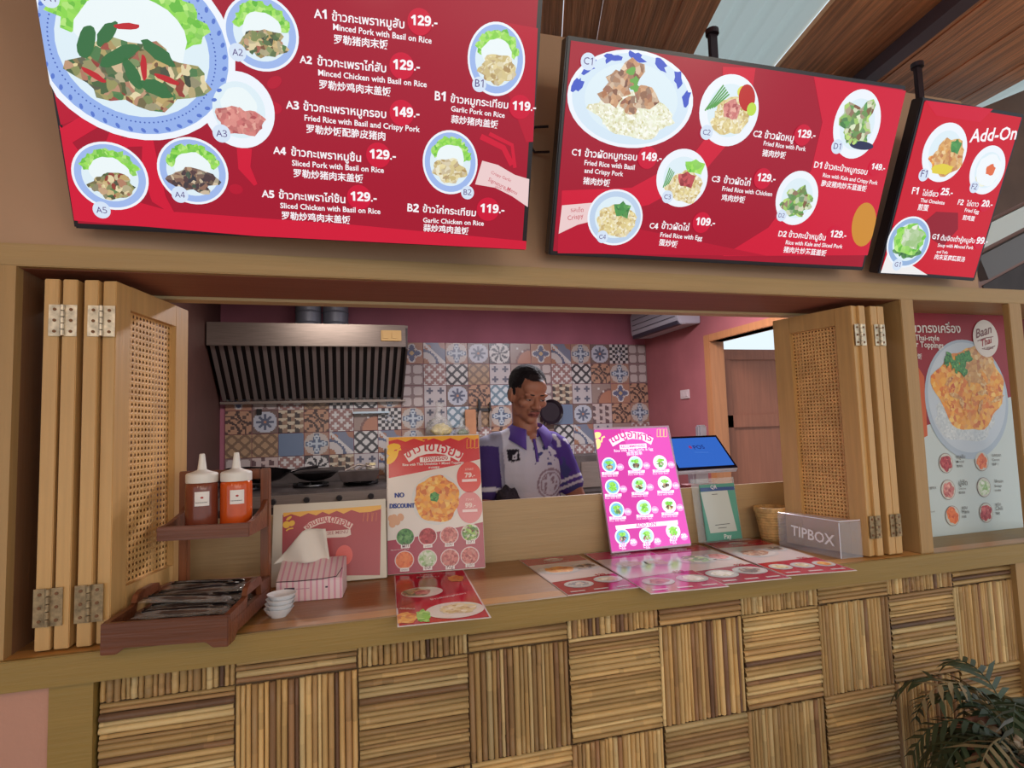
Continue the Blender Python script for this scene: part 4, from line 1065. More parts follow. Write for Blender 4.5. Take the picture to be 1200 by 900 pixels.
for i, c in enumerate(((130, 300), (298, 290), (455, 284), (150, 440), (321, 428), (485, 418), (178, 585), (351, 572), (512, 558), (214, 758), (368, 752), (538, 722))):
    F.disc(c, .0275, .0265, 4, E_((226, 250, 255)), 26)
    F.disc(c, .0225, .0215, 5, E_(((120, 190, 220), (190, 240, 225), (235, 250, 250))[i % 3]), 22)
    F.disc((c[0] + 2, c[1] + 12), .014, .009, 6, fd(('basil', 'dark', 'kale', 'lettuce')[i % 4], EL, 160), 18, wob=.3, seed=i)
    F.disc((c[0] - 2, c[1] - 14), .015, .007, 6, fd('lettuce', EL, 170), 14, wob=.3, seed=i + 3)
    w = 58 if i < 9 else 24
    F.poly([(c[0] - w * .85, c[1] + 46), (c[0] + w, c[1] + 42), (c[0] + w, c[1] + 60), (c[0] - w * .8, c[1] + 64)], 6, E_((250, 240, 255)))
    F.disc((c[0] + 70, c[1] + 14 + (22 if i > 8 else 0)), .014, .0125, 5, E_((250, 160, 215)), 18); F.text(('129.-', '149.-', '119.-', '109.-')[i % 4] if i < 9 else '20-', (c[0] + 52, c[1] + 22 + (22 if i > 8 else 0)), (c[0] + 92, c[1] + 19 + (22 if i > 8 else 0)), 7, E_((255, 250, 255)), True)
    F.text('ข้าวกะเพรา' if i < 9 else 'ไข่', (c[0] - w * .6, c[1] + 60), (c[0] + w * .7, c[1] + 56), 7, E_((226, 110, 190)), True)
    F.text('Rice with Basil' if i < 9 else 'Egg', (c[0] - w * .8, c[1] + 78), (c[0] + w * .9, c[1] + 73), 6, E_((255, 225, 248)))
    F.flush('dish_picture')

# --- flat menus on the counter
def flatmenu(label, bl, br, tl, z, n):
    tl = tuple(bl[i] + (tl[i] - bl[i]) * min(1, (.418 - bl[1]) / (tl[1] - bl[1])) for i in (0, 1))
    o = Vector((*bl, z)); u = Vector((*br, z)) - o; v = Vector((*tl, z)) - o
    cen = o + u / 2 + v / 2; aa = (math.atan2(u.y, u.x) + math.atan2(v.y, v.x) - pi / 2) / 2
    lu, lv = u.length, v.length; u = Vector((cos(aa), sin(aa), 0)) * lu; v = Vector((-sin(aa), cos(aa), 0)) * lv; o = cen - u / 2 - v / 2
    B = Board('menu_card', label, 'menu', o, u, v, u.length, v.length, .001, 'menu cards laid flat on the counter')
    MB().box(0, B.w, 0, .0012, 0, B.h, mat('laminate', (226, 214, 212), .12)).build('card', B.root)
    return B
IK = lambda c: pr(c, 0, .13)
zm = ZT + .0016
# 1: card at the left below the tall menu
B1 = flatmenu('laminated red menu card at the left, overhanging the counter below the NO DISCOUNT card', (.089, -.100), (.299, -.097), (.157, .375), zm, 1)
F = Flat(B1, 3.75, (440, 500))
F.poly([(.004, .004), (B1.w - .004, .004), (B1.w - .004, B1.h - .004), (.004, B1.h - .004)], 1, IK((188, 34, 52)), True)
F.poly([(90, 700), (260, 668), (420, 700), (425, 720), (260, 745), (80, 800)], 2, IK((168, 30, 46)))
F.text('ข้าวผัดและกะเพรา', (195, 655), (320, 646), 3, IK((236, 200, 200)), True); F.text('Menu', (180, 668), (280, 662), 3, IK((236, 200, 200))); F.flush('menu_print')
F.disc((205, 728), .055, .050, 3, IK((232, 226, 214)), 36); F.disc((178, 730), .038, .034, 4, fd('basil', 0, 90), 26, wob=.2); F.disc((205, 730), .022, .022, 5, fd('meat', 0, 110), 16, wob=.3); F.flush('dish_picture')
F.disc((350, 806), .070, .064, 3, IK((232, 226, 214)), 36); F.disc((362, 800), .046, .038, 4, fd('fried', 0, 100), 26, wob=.2); F.flush('dish_picture')
F.disc((352, 668), .024, .035, 3, fd('omelette', 0, 100), 20, wob=.2); F.disc((128, 842), .030, .040, 3, fd('omelette', 0, 100), 24, wob=.2); F.disc((210, 832), .017, .045, 3, fd('lettuce', 0, 90), 18, wob=.3)
F.text('ข้าวผัดหมูกรอบ', (245, 765), (400, 735), 4, IK((240, 214, 210)), True); F.text('ไข่เจียว', (100, 805), (170, 806), 4, IK((240, 214, 210)), True); F.build('menu_print', B1.root)
def std_menu(B, quad, kinds, tone=(172, 34, 60), header=True, seed=1):
    """red header, white middle band with a big dish, red lower band with small dishes; in card metres"""
    w, h = B.w, B.h; F = Flat(B)
    L = lambda *p: [(a * w, b * h) for a, b in p]
    F.poly(L((.01, .01), (.99, .01), (.99, .99), (.01, .99)), 1, IK(tone), True)
    F.poly(L((.01, .78), (.99, .80), (.99, .36), (.01, .30)), 2, IK((226, 212, 206)), True)
    F.disc((.5 * w, .9 * h), .16 * w, .045 * h, 3, IK((230, 220, 216)), local=True); F.text('เมนูแนะนำ', (.36 * w, .885 * h), (.64 * w, .885 * h), 4, IK((170, 60, 70)), True, True, hs=1.6)
    F.text('Recommended menu', (.3 * w, .82 * h), (.7 * w, .82 * h), 3, IK((236, 214, 214)), False, True, hs=1.5); F.flush('menu_print')
    for i, (cx, cy, rx, ry, k) in enumerate(kinds):
        F.disc((cx * w, cy * h), rx * w, ry * h, 3, IK((214, 214, 214)), 32, local=True); F.disc((cx * w, cy * h), rx * w * .86, ry * h * .86, 4, IK((226, 226, 222)), 32, local=True)
        F.disc((cx * w, cy * h), rx * w * .66, ry * h * .62, 5, fd(k, 0, 100), 26, wob=.2, seed=i + seed, local=True); F.flush('dish_picture')
    for i in range(3):
        F.poly(L((.08 + i * .32, .045), (.28 + i * .32, .045), (.28 + i * .32, .065), (.08 + i * .32, .065)), 3, IK((232, 214, 216)), True)
    F.text('129.-', (.7 * w, .33 * h), (.9 * w, .33 * h), 6, IK((190, 50, 70)), True, True, hs=1.5); F.build('caption', B.root)
B2 = flatmenu('menu card showing orange noodles, left of the lightbox reflection', (.521, -.019), (.725, .001), (.571, .478), zm, 2)
std_menu(B2, None, [(.36, .60, .34, .13, 'omelette'), (.80, .62, .22, .10, 'dark'), (.32, .20, .20, .08, 'dark'), (.78, .24, .20, .08, 'garlic')])
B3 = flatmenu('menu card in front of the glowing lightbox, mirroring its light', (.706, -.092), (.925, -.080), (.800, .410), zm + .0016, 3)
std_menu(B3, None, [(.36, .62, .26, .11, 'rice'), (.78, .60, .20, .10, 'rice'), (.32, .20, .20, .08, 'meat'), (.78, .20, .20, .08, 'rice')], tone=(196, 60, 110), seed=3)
B4 = flatmenu('menu card with two grey-rimmed dishes, third from the left before the lightbox', (.926, -.080), (1.132, -.069), (1.015, .404), zm, 4)
std_menu(B4, None, [(.38, .58, .32, .13, 'kale'), (.80, .60, .22, .11, 'meat'), (.28, .20, .22, .09, 'rice'), (.74, .22, .24, .09, 'dark')], tone=(176, 40, 80), seed=6)
B5 = flatmenu('rightmost flat menu card with a long dish of dark meat, beside the tip box', (1.136, -.072), (1.352, -.078), (1.242, .401), zm + .0016, 5)
std_menu(B5, None, [(.36, .58, .34, .13, 'pork'), (.80, .66, .18, .08, 'dark'), (.20, .19, .15, .07, 'fried'), (.52, .19, .15, .07, 'garlic'), (.84, .19, .14, .07, 'omelette')], tone=(190, 30, 56), seed=9)

# POS customer screen on a stand behind the back board
POS = thing('payment_screen', 'customer payment screen with blue display on a white stand', 'screen', (1.37, .62, 1.042))
M_posw = mat('pos_white', (206, 204, 216), .4)
o_ = Vector((1.20, .52, 1.29)); u_ = Vector((1, .02, 0)).normalized(); v_ = Vector((0, .16, .16)).normalized()
PS = Board('payment_screen_frame', '', '', o_, u_, v_, .270, .185, .02)
PS.root.name = 'display_head'
for k in ('label', 'category'):
    if k in PS.root: del PS.root[k]
bpy.context.view_layer.update()
mw = PS.root.matrix_world.copy(); PS.root.parent = POS; PS.root.matrix_parent_inverse = Matrix(); PS.root.matrix_local = Matrix.Translation((-1.37, -.62, -1.042)) @ mw
MB().box(0, .270, .001, .022, 0, .185, M_posw, .005).build('shell', PS.root)
MB().box(.003, .267, -.001, .001, .005, .181, mat('pos_bezel', (24, 24, 44), .15)).build('bezel', PS.root)
F = Flat(PS, 4.0, (660, 340), .0015)
F.poly([(.012, .018), (.258, .018), (.258, .170), (.012, .170)], 1, pr((52, 108, 206), .9), True)
F.disc((595, 738), .008, .009, 2, pr((150, 60, 120), .9), 6); F.text('POS', (615, 748), (665, 744), 2, pr((30, 50, 130), .9), True); F.stroke([(615, 762), (680, 762)], .0015, 2, pr((90, 140, 220), .9))
F.build('screen', PS.root)
MB().box(-.04, .03, .0, .05, .0, .33, M_posw, .008).build('stand', POS)
MB().box(-.08, .08, -.05, .12, -.08, .0, M_posw, .006).box(-.10, .04, -.04, .02, .13, .19, mat('pos_red', (150, 60, 66), .5), .004).build('base', POS)
MB().box(.06, .10, .10, .13, .30, .42, M_posw, .006).build('back_shell', POS)
# shelf the screen stands on
tag(MB().box(1.15, 1.60, .45, .90, .88, .958, mat('steel_shelf', (120, 116, 122), .4, .6)).box(1.18, 1.22, .47, .51, 0, .88, MATS['steel_shelf']).box(1.55, 1.59, .47, .51, 0, .88, MATS['steel_shelf']).box(1.18, 1.22, .85, .89, 0, .88, MATS['steel_shelf']).box(1.55, 1.59, .85, .89, 0, .88, MATS['steel_shelf']).build('side_table'), 'steel side table under the payment screen', 'table')

# QR payment holder: acrylic, the square code itself is left blank
M_acr = mat('clear_acrylic', (225, 235, 235), .05, trans=0.0, alpha=.22)
QB = stand('payment_card_holder', 'teal payment card in a clear acrylic holder, between lightbox and woven pot', 'sign', 1.228, .402, .146, .198, .0, .15, .003, mat('teal_card', (88, 158, 140), .25), z=ZT + .0085)
MB().box(-.03, .15, .0035, .006, -.001, .22, M_acr).box(-.03, .15, -.04, .003, -.003, -.001, M_acr).build('acrylic', QB.root)
F = Flat(QB, 4.0, (660, 480)); 
F.poly([(632, 372), (800, 362), (832, 600), (682, 612)], 1, IK((96, 168, 148))); F.poly([(640, 388), (768, 376), (815, 568), (690, 580)], 2, IK((206, 214, 206)))
F.poly([(632, 368), (800, 360), (802, 376), (636, 386)], 3, IK((70, 96, 150)))
for k, (a, b) in enumerate((((695, 398), (722, 396)), ((712, 542), (780, 534)), ((725, 556), (765, 552)))): F.stroke([a, b], .002, 4, IK((70, 80, 80)))
F.text('QR', (690, 372), (720, 370), 4, IK((220, 220, 230)), True); F.text('Pay', (755, 606), (790, 602), 4, IK((230, 240, 236)), True)
F.build('card_print', QB.root)
# woven pot
wp = MB(); prof = [(0, 0), (.040, 0), (.043, .004)]
for k in range(1, 11): prof += [(.043 + .018 * k / 10 + .0015, .004 + k * .0095 - .004), (.043 + .018 * k / 10 - .0003, .004 + k * .0095)]
prof += [(.066, .102), (.068, .110), (.066, .118), (.061, .119), (.058, .108), (.050, .03), (0, .02)]
wo = wp.lathe(prof, mat('woven_bamboo', (204, 164, 104), .6, var=.3, vscale=40, bump=.4, bscale=120), seg=40).build('woven_pot')
wo.location = (1.480, .372, ZT); wo.scale = (.90, .90, 1.0); tag(wo, 'small round woven bamboo pot, empty, between payment card and tip box', 'pot')
# tip box
TPX = thing('tip_box', 'clear acrylic box lettered TIPBOX in front of the right shutter', 'box', (1.42, .15, ZT + .001))
M_acr2 = mat('clear_acrylic_box', (225, 228, 235), .06, alpha=.13)
u = (Vector((1.449, .037, 0)) - Vector((1.412, .277, 0)))
p00, p01 = Vector((1.424, .270, 0)), Vector((1.449, .037, 0))
def W(p, z): return (p.x - 1.42, p.y - .15, z)
def panel(a, b, z0, z1, th, name, m=M_acr2):
    d = (b - a).normalized(); n_ = Vector((-d.y, d.x, 0)) * th
    MB().hexa([W(a, z0), W(b, z0), W(b + n_, z0), W(a + n_, z0), W(a, z1), W(b, z1), W(b + n_, z1), W(a + n_, z1)], m).build(name, TPX)
q0, q1 = Vector((1.466, .280, 0)), Vector((1.526, .033, 0))
hb = .108
panel(p00, p01, 0, hb, .0035, 'side_panel'); panel(q0, q1, 0, hb, .0035, 'side_panel'); panel(p01, q1, 0, hb, .0035, 'end_panel'); panel(p00, q0, 0, hb, .0035, 'end_panel')
MB().hexa([W(p00, hb), W(p01, hb), W(q1, hb), W(q0, hb), W(p00, hb + .004), W(p01, hb + .004), W(q1, hb + .004), W(q0, hb + .004)], M_acr2).build('lid', TPX)
MB().hexa([W(p00, 0), W(p01, 0), W(q1, 0), W(q0, 0), W(p00, .004), W(p01, .004), W(q1, .004), W(q0, .004)], M_acr2).build('bottom', TPX)
d_ = (p01 - p00).normalized(); 
TB = Board('tip_lettering', '', '', p00 + Vector((0, 0, ZT + .001)) - Vector((d_.y, -d_.x, 0)) * -.0006, d_, (0, 0, 1), (p01 - p00).length, hb, .001)
TB.root.name = 'print_frame'
for k in ('label', 'category'):
    if k in TB.root: del TB.root[k]
F = Flat(TB, 3.53, (860, 520), .001)
F.text('TIPBOX', (238, 376), (418, 424), 1, mat('white_vinyl', (240, 240, 240), .4), True, hs=1.0)
F.build('lettering')
lt = TB.root.children[0]; bpy.context.view_layer.update()
mw = lt.matrix_world.copy(); lt.parent = TPX; lt.matrix_parent_inverse = Matrix(); lt.matrix_local = Matrix.Translation((-1.42, -.15, -(ZT + .001))) @ TB.root.matrix_world
bpy.data.objects.remove(TB.root)
edge = mat('acrylic_bright_edge', (240, 240, 250), .1)
b = MB()
for a_, c_ in ((p00, p01), (p01, q1)): b.tube([W(a_, hb + .005), W(c_, hb + .005)], .0013, edge, 5); 
b.tube([W(p01, .002), W(p01, hb)], .0012, edge, 5)
b.build('polished_edge', TPX)

# ================================================================ KITCHEN
M_steel = mat('brushed_steel', (150, 138, 130), .35, .75, var=.12, vscale=8, stretch=(1, 20, 20))
M_steeld = mat('greasy_steel', (92, 84, 82), .4, .5, var=.25, vscale=10)
M_black = mat('cast_black', (24, 22, 24), .4)
hd = thing('extractor_hood', 'wide steel extractor hood with slanted dark grease baffles on the left', 'hood', (-.2, 3.5, 1.76))
def hx(x): return x + .2
def hy(y): return y - 3.5
def hz(z): return z - 1.76
MB().box(hx(-.97), hx(.48), hy(3.28), hy(3.30), hz(2.155), hz(2.33), M_steel, .003).build('front_band', hd)
MB().box(hx(-.97), hx(.50), hy(3.301), hy(3.838), hz(2.31), hz(2.33), M_steel).build('top_plate', hd)
MB().prism([(hy(3.301), hz(2.309)), (hy(3.838), hz(2.309)), (hy(3.838), hz(1.75)), (hy(3.80), hz(1.75)), (hy(3.301), hz(2.14))], 'x', hx(.482), hx(.497), M_steeld).build('side_plate', hd)
MB().box(hx(-.97), hx(.52), hy(3.79), hy(3.838), hz(1.745), hz(1.765), M_steel).build('drip_rail', hd)
import itertools
bx_me = None; nb = 24
for k in range(nb):
    xx = -.955 + k * (1.43 / nb)
    o = None
    if bx_me is None:
        w = 1.43 / nb; p0, p1 = Vector((0, hy(3.305), hz(2.16))), Vector((0, hy(3.795), hz(1.77)))
        m_ = MB(); V3 = lambda x, p, d: (x, p.y, p.z + d)
        m_.hexa([V3(.004, p0, 0), V3(w * .55, p0, 0), V3(w * .55, p1, 0), V3(.004, p1, 0), V3(.004, p0, .02), V3(w * .55, p0, .02), V3(w * .55, p1, .02), V3(.004, p1, .02)], mat('baffle_steel', (150, 140, 136), .4, .3))
        m_.hexa([V3(w * .55, p0, .016), V3(w + .004, p0, .016), V3(w + .004, p1, .016), V3(w * .55, p1, .016), V3(w * .55, p0, .022), V3(w + .004, p0, .022), V3(w + .004, p1, .022), V3(w * .55, p1, .022)], M_black)
        o = m_.build('baffle', hd, smooth=0); bx_me = o.data
    else:
        o = bpy.data.objects.new('baffle', bx_me); COL.objects.link(o); o.parent = hd
    o.location = (hx(xx), 0, 0)
MB().box(hx(.285), hx(.445), hy(3.268), hy(3.279), hz(2.20), hz(2.285), mat('yellowed_plastic', (214, 178, 116), .5), .003).box(hx(.30), hx(.34), hy(3.262), hy(3.268), hz(2.22), hz(2.265), MATS['yellowed_plastic']).box(hx(.37), hx(.41), hy(3.262), hy(3.268), hz(2.22), hz(2.265), MATS['yellowed_plastic']).build('switch_box', hd)
M_duct = mat('duct_grey', (104, 108, 120), .5, .3)
for cx in (-.27, -.06):
    b = MB(); b.cyl((hx(cx), 0, hz(2.332)), (hx(cx), 0, hz(2.69)), .10, .10, M_duct, 24)
    for z in (2.36, 2.45, 2.54): b.lathe([(.1, 0), (.106, .008), (.1, .016)], M_duct, (hx(cx), 0, hz(z)), 24)
    b.build('duct', hd)
lt_ = MB().box(.07, .38, 3.79, 3.842, 1.645, 1.662, mat('tube_white', (190, 210, 220), .3), .002).build('wall_lamp'); tag(lt_, 'slim pale blue strip lamp on the tiles below the hood', 'lamp')
tag(MB().box(-.70, -.66, 3.83, 3.842, 1.655, 1.705, M_black, .002).build('wall_hook'), 'small black square plug on the tiles under the hood', 'plug')

# cooking line
cr_ = thing('cooking_range', 'dark steel cooking range along the back wall under the hood', 'range', (-.3, 3.35, 0))
def kb(n, *a, m=None, **k):
    b = MB(); b.box(a[0] + .3, a[1] + .3, a[2] - 3.35, a[3] - 3.35, a[4], a[5], m or M_steeld, k.get('bev', .003)); return b.build(n, cr_)
kb('range_body', -.95, .55, 3.02, 3.80, .02, 1.08); kb('front_rail', -.95, .55, 2.98, 3.02, .98, 1.06, m=M_steel); kb('back_splash', -.95, .0, 3.76, 3.80, 1.08, 1.20, m=M_steeld)
for cx in (-.72, -.25, .12):
    b = MB(); b.lathe([(.13, 0), (.135, .01), (.13, .02), (.12, .02), (.12, 0)], M_black, (cx + .3, 0.0, 1.082), 24)
    for k in range(4):
        a = k * pi / 4; b.box(-.13, .13, -.006, .006, 1.10, 1.115, M_black, mat4=Matrix.Translation((cx + .3, 0, 0)) @ Matrix.Rotation(a, 4, 'Z'))
    b.build('burner', cr_)
for k in range(5): MB().cyl((-.4 + k * .22, -.37, 1.02), (-.4 + k * .22, -.40, 1.02), .022, .018, M_black, 14).build('knob', cr_)
def wok(name, label, loc, r, tilt, m, cat='pan', handle=True, up=False):
    o = thing(name, label, cat, loc); b = MB()
    pf = [(0, 0), (r * .35, .008), (r * .7, r * .16), (r * .95, r * .36), (r, r * .42), (r * .985, r * .42), (r * .9, r * .34), (r * .66, r * .14), (r * .33, .016), (0, .010)]
    b.lathe(pf, m, seg=36); w = b.build('pan_bowl', o, smooth=50)
    if handle: MB().tube([(r * .97, 0, r * .40), (r * 1.3, 0, r * .52), (r * 1.9, 0, r * .62)], [.008, .011, .012], m, 8).build('handle', o)
    o.rotation_euler = tilt
    return o
M_wok = mat('wok_steel', (50, 46, 48), .22, .8)
wok('wok', 'large dark wok with a shiny side standing behind the sauce bottles', (-.62, 3.30, 1.13), .23, (radians(-8), radians(6), radians(20)), M_wok)
wok('frying_pan', 'flat black pan on the middle burner', (-.22, 3.38, 1.118), .17, (0, 0, radians(160)), M_black)
b = thing('stock_pot', 'steel food tray full of utensils beside the framed sign top', 'tray', (.10, 3.2, 1.118))
MB().hexa([(-.12, -.09, 0), (.12, -.09, 0), (.12, .09, 0), (-.12, .09, 0), (-.15, -.11, .08), (.15, -.11, .08), (.15, .11, .08), (-.15, .11, .08)], M_steeld, .003).build('tray_pan', b)
MB().tube([(-.1, 0, .081), (.0, .03, .12), (.1, .02, .10)], .008, M_steel, 8).tube([(-.02, -.04, .082), (.08, -.03, .13)], .006, M_steel, 8).build('ladle', b)
b = thing('condiment_box', 'grey steel condiment box with divided trays left of the NO DISCOUNT card', 'box', (.50, 3.5, 1.082))
MB().box(-.18, .18, -.12, .12, 0, .12, M_steel, .004).prism([(-.12, .121), (.12, .121), (.12, .26), (-.02, .26)], 'x', -.18, .18, M_steeld, .003).build('box_body', b)
for k in range(3): MB().lathe([(0, 0), (.045, 0), (.05, .04), (.052, .042), (.045, .04), (0, .03)], M_steel, (-.13 + k * .13, -.155, .0), 20).build('insert', b)
sk = thing('jar', 'small white jar on the range edge left of the condiment box', 'jar', (.20, 3.45, 1.118)); MB().lathe([(0, 0), (.035, 0), (.038, .01), (.038, .09), (.03, .10), (0, .10)], mat('jar_white', (196, 186, 168), .4)).build('jar_body', sk); MB().lathe([(0, .101), (.04, .101), (.04, .118), (0, .12)], mat('jar_lid', (216, 200, 150), .4)).build('lid', sk)
# preparation shelf behind the cook
ws = thing('wall_shelf', 'steel shelf on the tiled wall behind the cook', 'shelf', (.95, 3.7, 1.42))
MB().box(-.40, .42, -.13, .138, -.02, 0, M_steel, .003).build('shelf_board', ws)
for xx in (-.3, .32): MB().prism([(-.10, -.021), (.138, -.021), (.138, -.15)], 'x', xx, xx + .012, M_steel).build('bracket', ws)
M_bag = mat('clear_bag', (214, 214, 206), .15, alpha=.3, bump=.8, bscale=30)
bgt = thing('noodle_bag', 'clear plastic bag of pale yellow noodles on the wall shelf', 'bag', (.80, 3.70, 1.421))
t = MB(); t.ball((0, 0, .085), (.115, .08, .085), M_bag, 24, 16, wob=.35, seed=2); t.tube([(0, 0, .15), (-.01, .0, .22), (.015, .0, .30)], [.055, .02, .045], M_bag, 14); t.build('bag_film', bgt, smooth=80)
MB().ball((.015, 0, .06), (.085, .06, .055), mat('noodle_yellow', (216, 196, 120), .5, var=.25, vscale=40, bump=.6, bscale=60), 20, 12, wob=.3, seed=5).build('noodles', bgt)
b2 = copy_tree(bgt); b2.location = (1.00, 3.70, 1.421); b2.scale = (.55, .6, .55); b2['label'] = 'smaller clear bag of greens beside the noodle bag on the shelf'; b2.name = 'vegetable_bag'; b2['category'] = 'bag'
b2.children[0].name = 'bag_film'
for c in b2.children:
    if c.name.startswith('noodles'):
        c.data = c.data.copy(); c.name = 'vegetables'; c.data.materials.clear(); c.data.materials.append(mat('veg_green', (90, 110, 60), .5, var=.4, vscale=40))
cbd = thing('cutting_board', 'tan wooden cutting board leaning on the tiles left of the knife', 'board', (1.10, 3.80, 1.421))
MB().box(-.05, .05, -.012, .01, 0, .24, mat('board_wood', (184, 128, 88), .5, var=.15), .004).build('board_slab', cbd)
kn = thing('kitchen_knife', 'knife with black handle hanging on the tiles above the shelf', 'knife', (1.19, 3.82, 1.47))
MB().prism([(-.016, 0), (.016, 0), (.016, .18), (.0, .18), (-.016, .12)], 'y', -.002, .0, M_steel).build('blade', kn); MB().box(-.012, .012, -.012, .006, .18, .28, M_black, .004).build('handle', kn)
MB().box(-.10, .12, .007, .018, .17, .20, mat('magnet_strip', (40, 38, 40), .4)).build('magnet_strip', kn)
kn2 = copy_tree(kn); kn2.location = (1.29, 3.815, 1.50); kn2.scale = (.7, 1, .8); kn2['label'] = 'smaller knife hanging right of the black-handled knife'
for c in list(kn2.children):
    if c.name.startswith('magnet'): bpy.data.objects.remove(c)
hp = thing('hanging_pan', 'round dark pan hanging on the tiles beside the cook\'s head', 'pan', (1.87, 3.80, 1.62))
MB().lathe([(0, 0), (.095, 0), (.115, .035), (.117, .038), (.112, .036), (.09, .006), (0, .005)], mat('pan_dark', (34, 24, 34), .3), seg=32, mat4=Matrix.Rotation(radians(90), 4, 'X')).build('pan_bowl', hp)
MB().tube([(-.06, -.01, -.09), (-.10, -.01, -.17), (-.13, -.01, -.24)], .010, MATS['pan_dark'], 8).build('handle', hp)
# work bench behind the cook
bn = thing('work_bench', 'steel work bench along the tiled wall behind the cook', 'bench', (1.8, 3.5, 0))
MB().box(-1.0, 1.1, -.3, .33, .86, .90, M_steel, .003).build('bench_top', bn)
for xx in (-.97, 1.03):
    for yy in (-.27, .27): MB().box(xx, xx + .04, yy, yy + .04, 0, .859, M_steel).build('leg', bn)
tag(MB().box(1.9, 2.6, 3.3, 3.75, .902, 1.22, M_steeld, .01).box(1.95, 2.55, 3.285, 3.3, .95, 1.17, M_steel, .004).build('warmer_cabinet'), 'low steel cabinet on the bench to the right of the cook', 'cabinet')
# wall switch, air conditioner
sw = MB().box(2.918, 2.929, 3.10, 3.24, 1.69, 1.77, mat('switch_plate', (206, 186, 186), .4), .003).build('wall_switch'); tag(sw, 'small white double switch on the maroon right wall', 'switch')
sb = MB().box(2.914, 2.918, 3.125, 3.165, 1.71, 1.75, MATS['switch_plate']).box(2.914, 2.918, 3.178, 3.218, 1.71, 1.75, MATS['switch_plate']).build('rocker', sw)
ac = thing('air_conditioner', 'white wall-mounted air conditioner high on the right kitchen wall', 'air conditioner', (2.82, 3.3, 2.32))
M_ac = mat('ac_white', (176, 174, 184), .4)
MB().prism([(2.71 - 2.82, .03), (2.74 - 2.82, -.01), (2.928 - 2.82, 0), (2.928 - 2.82, .25), (2.73 - 2.82, .25), (2.705 - 2.82, .20)], 'y', -.42, .42, M_ac, .006).build('ac_body', ac)
MB().box(-.105, -.06, -.40, .40, -.012, .022, mat('ac_vent', (54, 50, 62), .5)).build('vent', ac)
for k in range(3): MB().box(-.119, -.1135, -.38, .38, .06 + k * .05, .064 + k * .05, MATS['ac_vent']).build('groove', ac)

# ================================================================ OUTSIDE AT THE RIGHT
sh = thing('canopy_edge', 'dark canopy with a pale translucent lower strip beyond the end of the wall', 'canopy', (2.58, .30, 2.15))
def ob(n, *a, m): 
    b = MB(); b.box(*a, m); o = b.build(n, sh); o.rotation_euler = (0, radians(-23), 0); return o
ob('pale_strip', -.12, 1.6, -.02, .02, .02, .10, m=mat('pale_panel', (214, 222, 220), .6))
ob('lower_beam', -.12, 1.6, -.03, .03, -.10, .0, m=mat('grey_beam', (110, 108, 110), .6))
ob('upper_board', -.12, 1.6, -.03, .03, .12, .55, m=mat('dark_board', (96, 72, 60), .7, var=.2))
ob('dark_board', -.12, 1.6, .0, .04, -.26, -.12, m=mat('shade_board', (70, 64, 66), .8, var=.2))
dk = MB()
for k in range(7):
    x = 2.52 + k * .07; dk.box(x, x + .06,   .46 + .02 * (k % 3), .48 + .02 * (k % 3), .2, 2.02 + .02 * sin(k * 1.7), mat('dark_fabric', (48, 42, 52), .9, var=.3))
o = dk.build('shade_curtain'); tag(o, 'dark hanging curtain strips beyond the right post', 'curtain'); o['kind'] = 'stuff'

# ================================================================ PLANT
pl = thing('potted_palm', 'dark leafy palm in a clay pot on the floor at the lower right', 'plant', (1.61, -.33, .10))
tag(MB().box(1.44, 1.80, -.50, -.16, 0.0, .43, mat('plinth_dark', (96, 74, 60), .8), .006).build('plant_stand'), 'low dark plinth under the potted palm', 'stand')
MB().lathe([(0, .332), (.085, .332), (.09, .34), (.125, .52), (.135, .53), (.138, .56), (.128, .562), (.118, .545), (.10, .50), (0, .495)], mat('clay_pot', (178, 124, 104), .7, var=.2, vscale=10), seg=36).build('pot', pl)
MB().lathe([(0, .535), (.117, .53)], mat('soil', (54, 40, 32), .9), seg=24).build('soil', pl)
random.seed(21); pb = MB()
for k in range(46):
    a, r = random.uniform(0, 2 * pi), .108 * math.sqrt(random.random())
    pb.ball((r * cos(a), r * sin(a), .546 + random.uniform(0, .014)), (random.uniform(.012, .02), random.uniform(.010, .014), .009), mat('pebble_%d' % (k % 2), ((206, 198, 176), (176, 160, 136))[k % 2], .5), 8, 6, Matrix.Rotation(random.uniform(0, 3), 4, 'Z'), .2, k)
o = pb.build('pebbles', pl, smooth=80); o['kind'] = 'stuff'
M_frond = mat('palm_leaf', (52, 66, 42), .5, var=.35, vscale=12); M_frond2 = mat('palm_leaf_dry', (126, 112, 80), .6, var=.3, vscale=12)
for k in range(58):
    a = k * 2.39996; ln = random.uniform(.20, .34); up = random.uniform(.35, 1.3) if k % 4 else random.uniform(-.1, .3)
    d = Vector((cos(a), sin(a) * .75, 0)); p = Vector((d.x * .03, d.y * .03, .54)); vel = (d * cos(up) + Vector((0, 0, sin(up)))).normalized()
    spine = [p.copy()]
    for s in range(12):
        p = p + vel * (ln / 12); vel = (vel + Vector((0, 0, -.13 - .02 * s))).normalized(); spine.append(p.copy())
    M = M_frond if k % 5 else M_frond2
    b = MB(); b.tube(spine, [.0028 - .0018 * s / 12 for s in range(13)], M, 5)
    t = bmesh.new()
    for s in range(3, 13):
        tang = (spine[s] - spine[s - 1]).normalized(); side = tang.cross(Vector((0, 0, 1))).normalized()
        for sg in (-1, 1):
            L = .085 * (1 - abs(s - 7) / 9) * random.uniform(.8, 1.2); dr = (side * sg + tang * .7 + Vector((0, 0, random.uniform(-.45, .1)))).normalized()
            q = spine[s]; wv = tang * .0065
            v = [t.verts.new(q - wv), t.verts.new(q + dr * L * .5 - wv * 1.1), t.verts.new(q + dr * L + Vector((0, 0, -.012))), t.verts.new(q + dr * L * .5 + wv * 1.1), t.verts.new(q + wv)]
            t.faces.new(v)
    b._add(t, M); b.build('frond', pl, smooth=60)
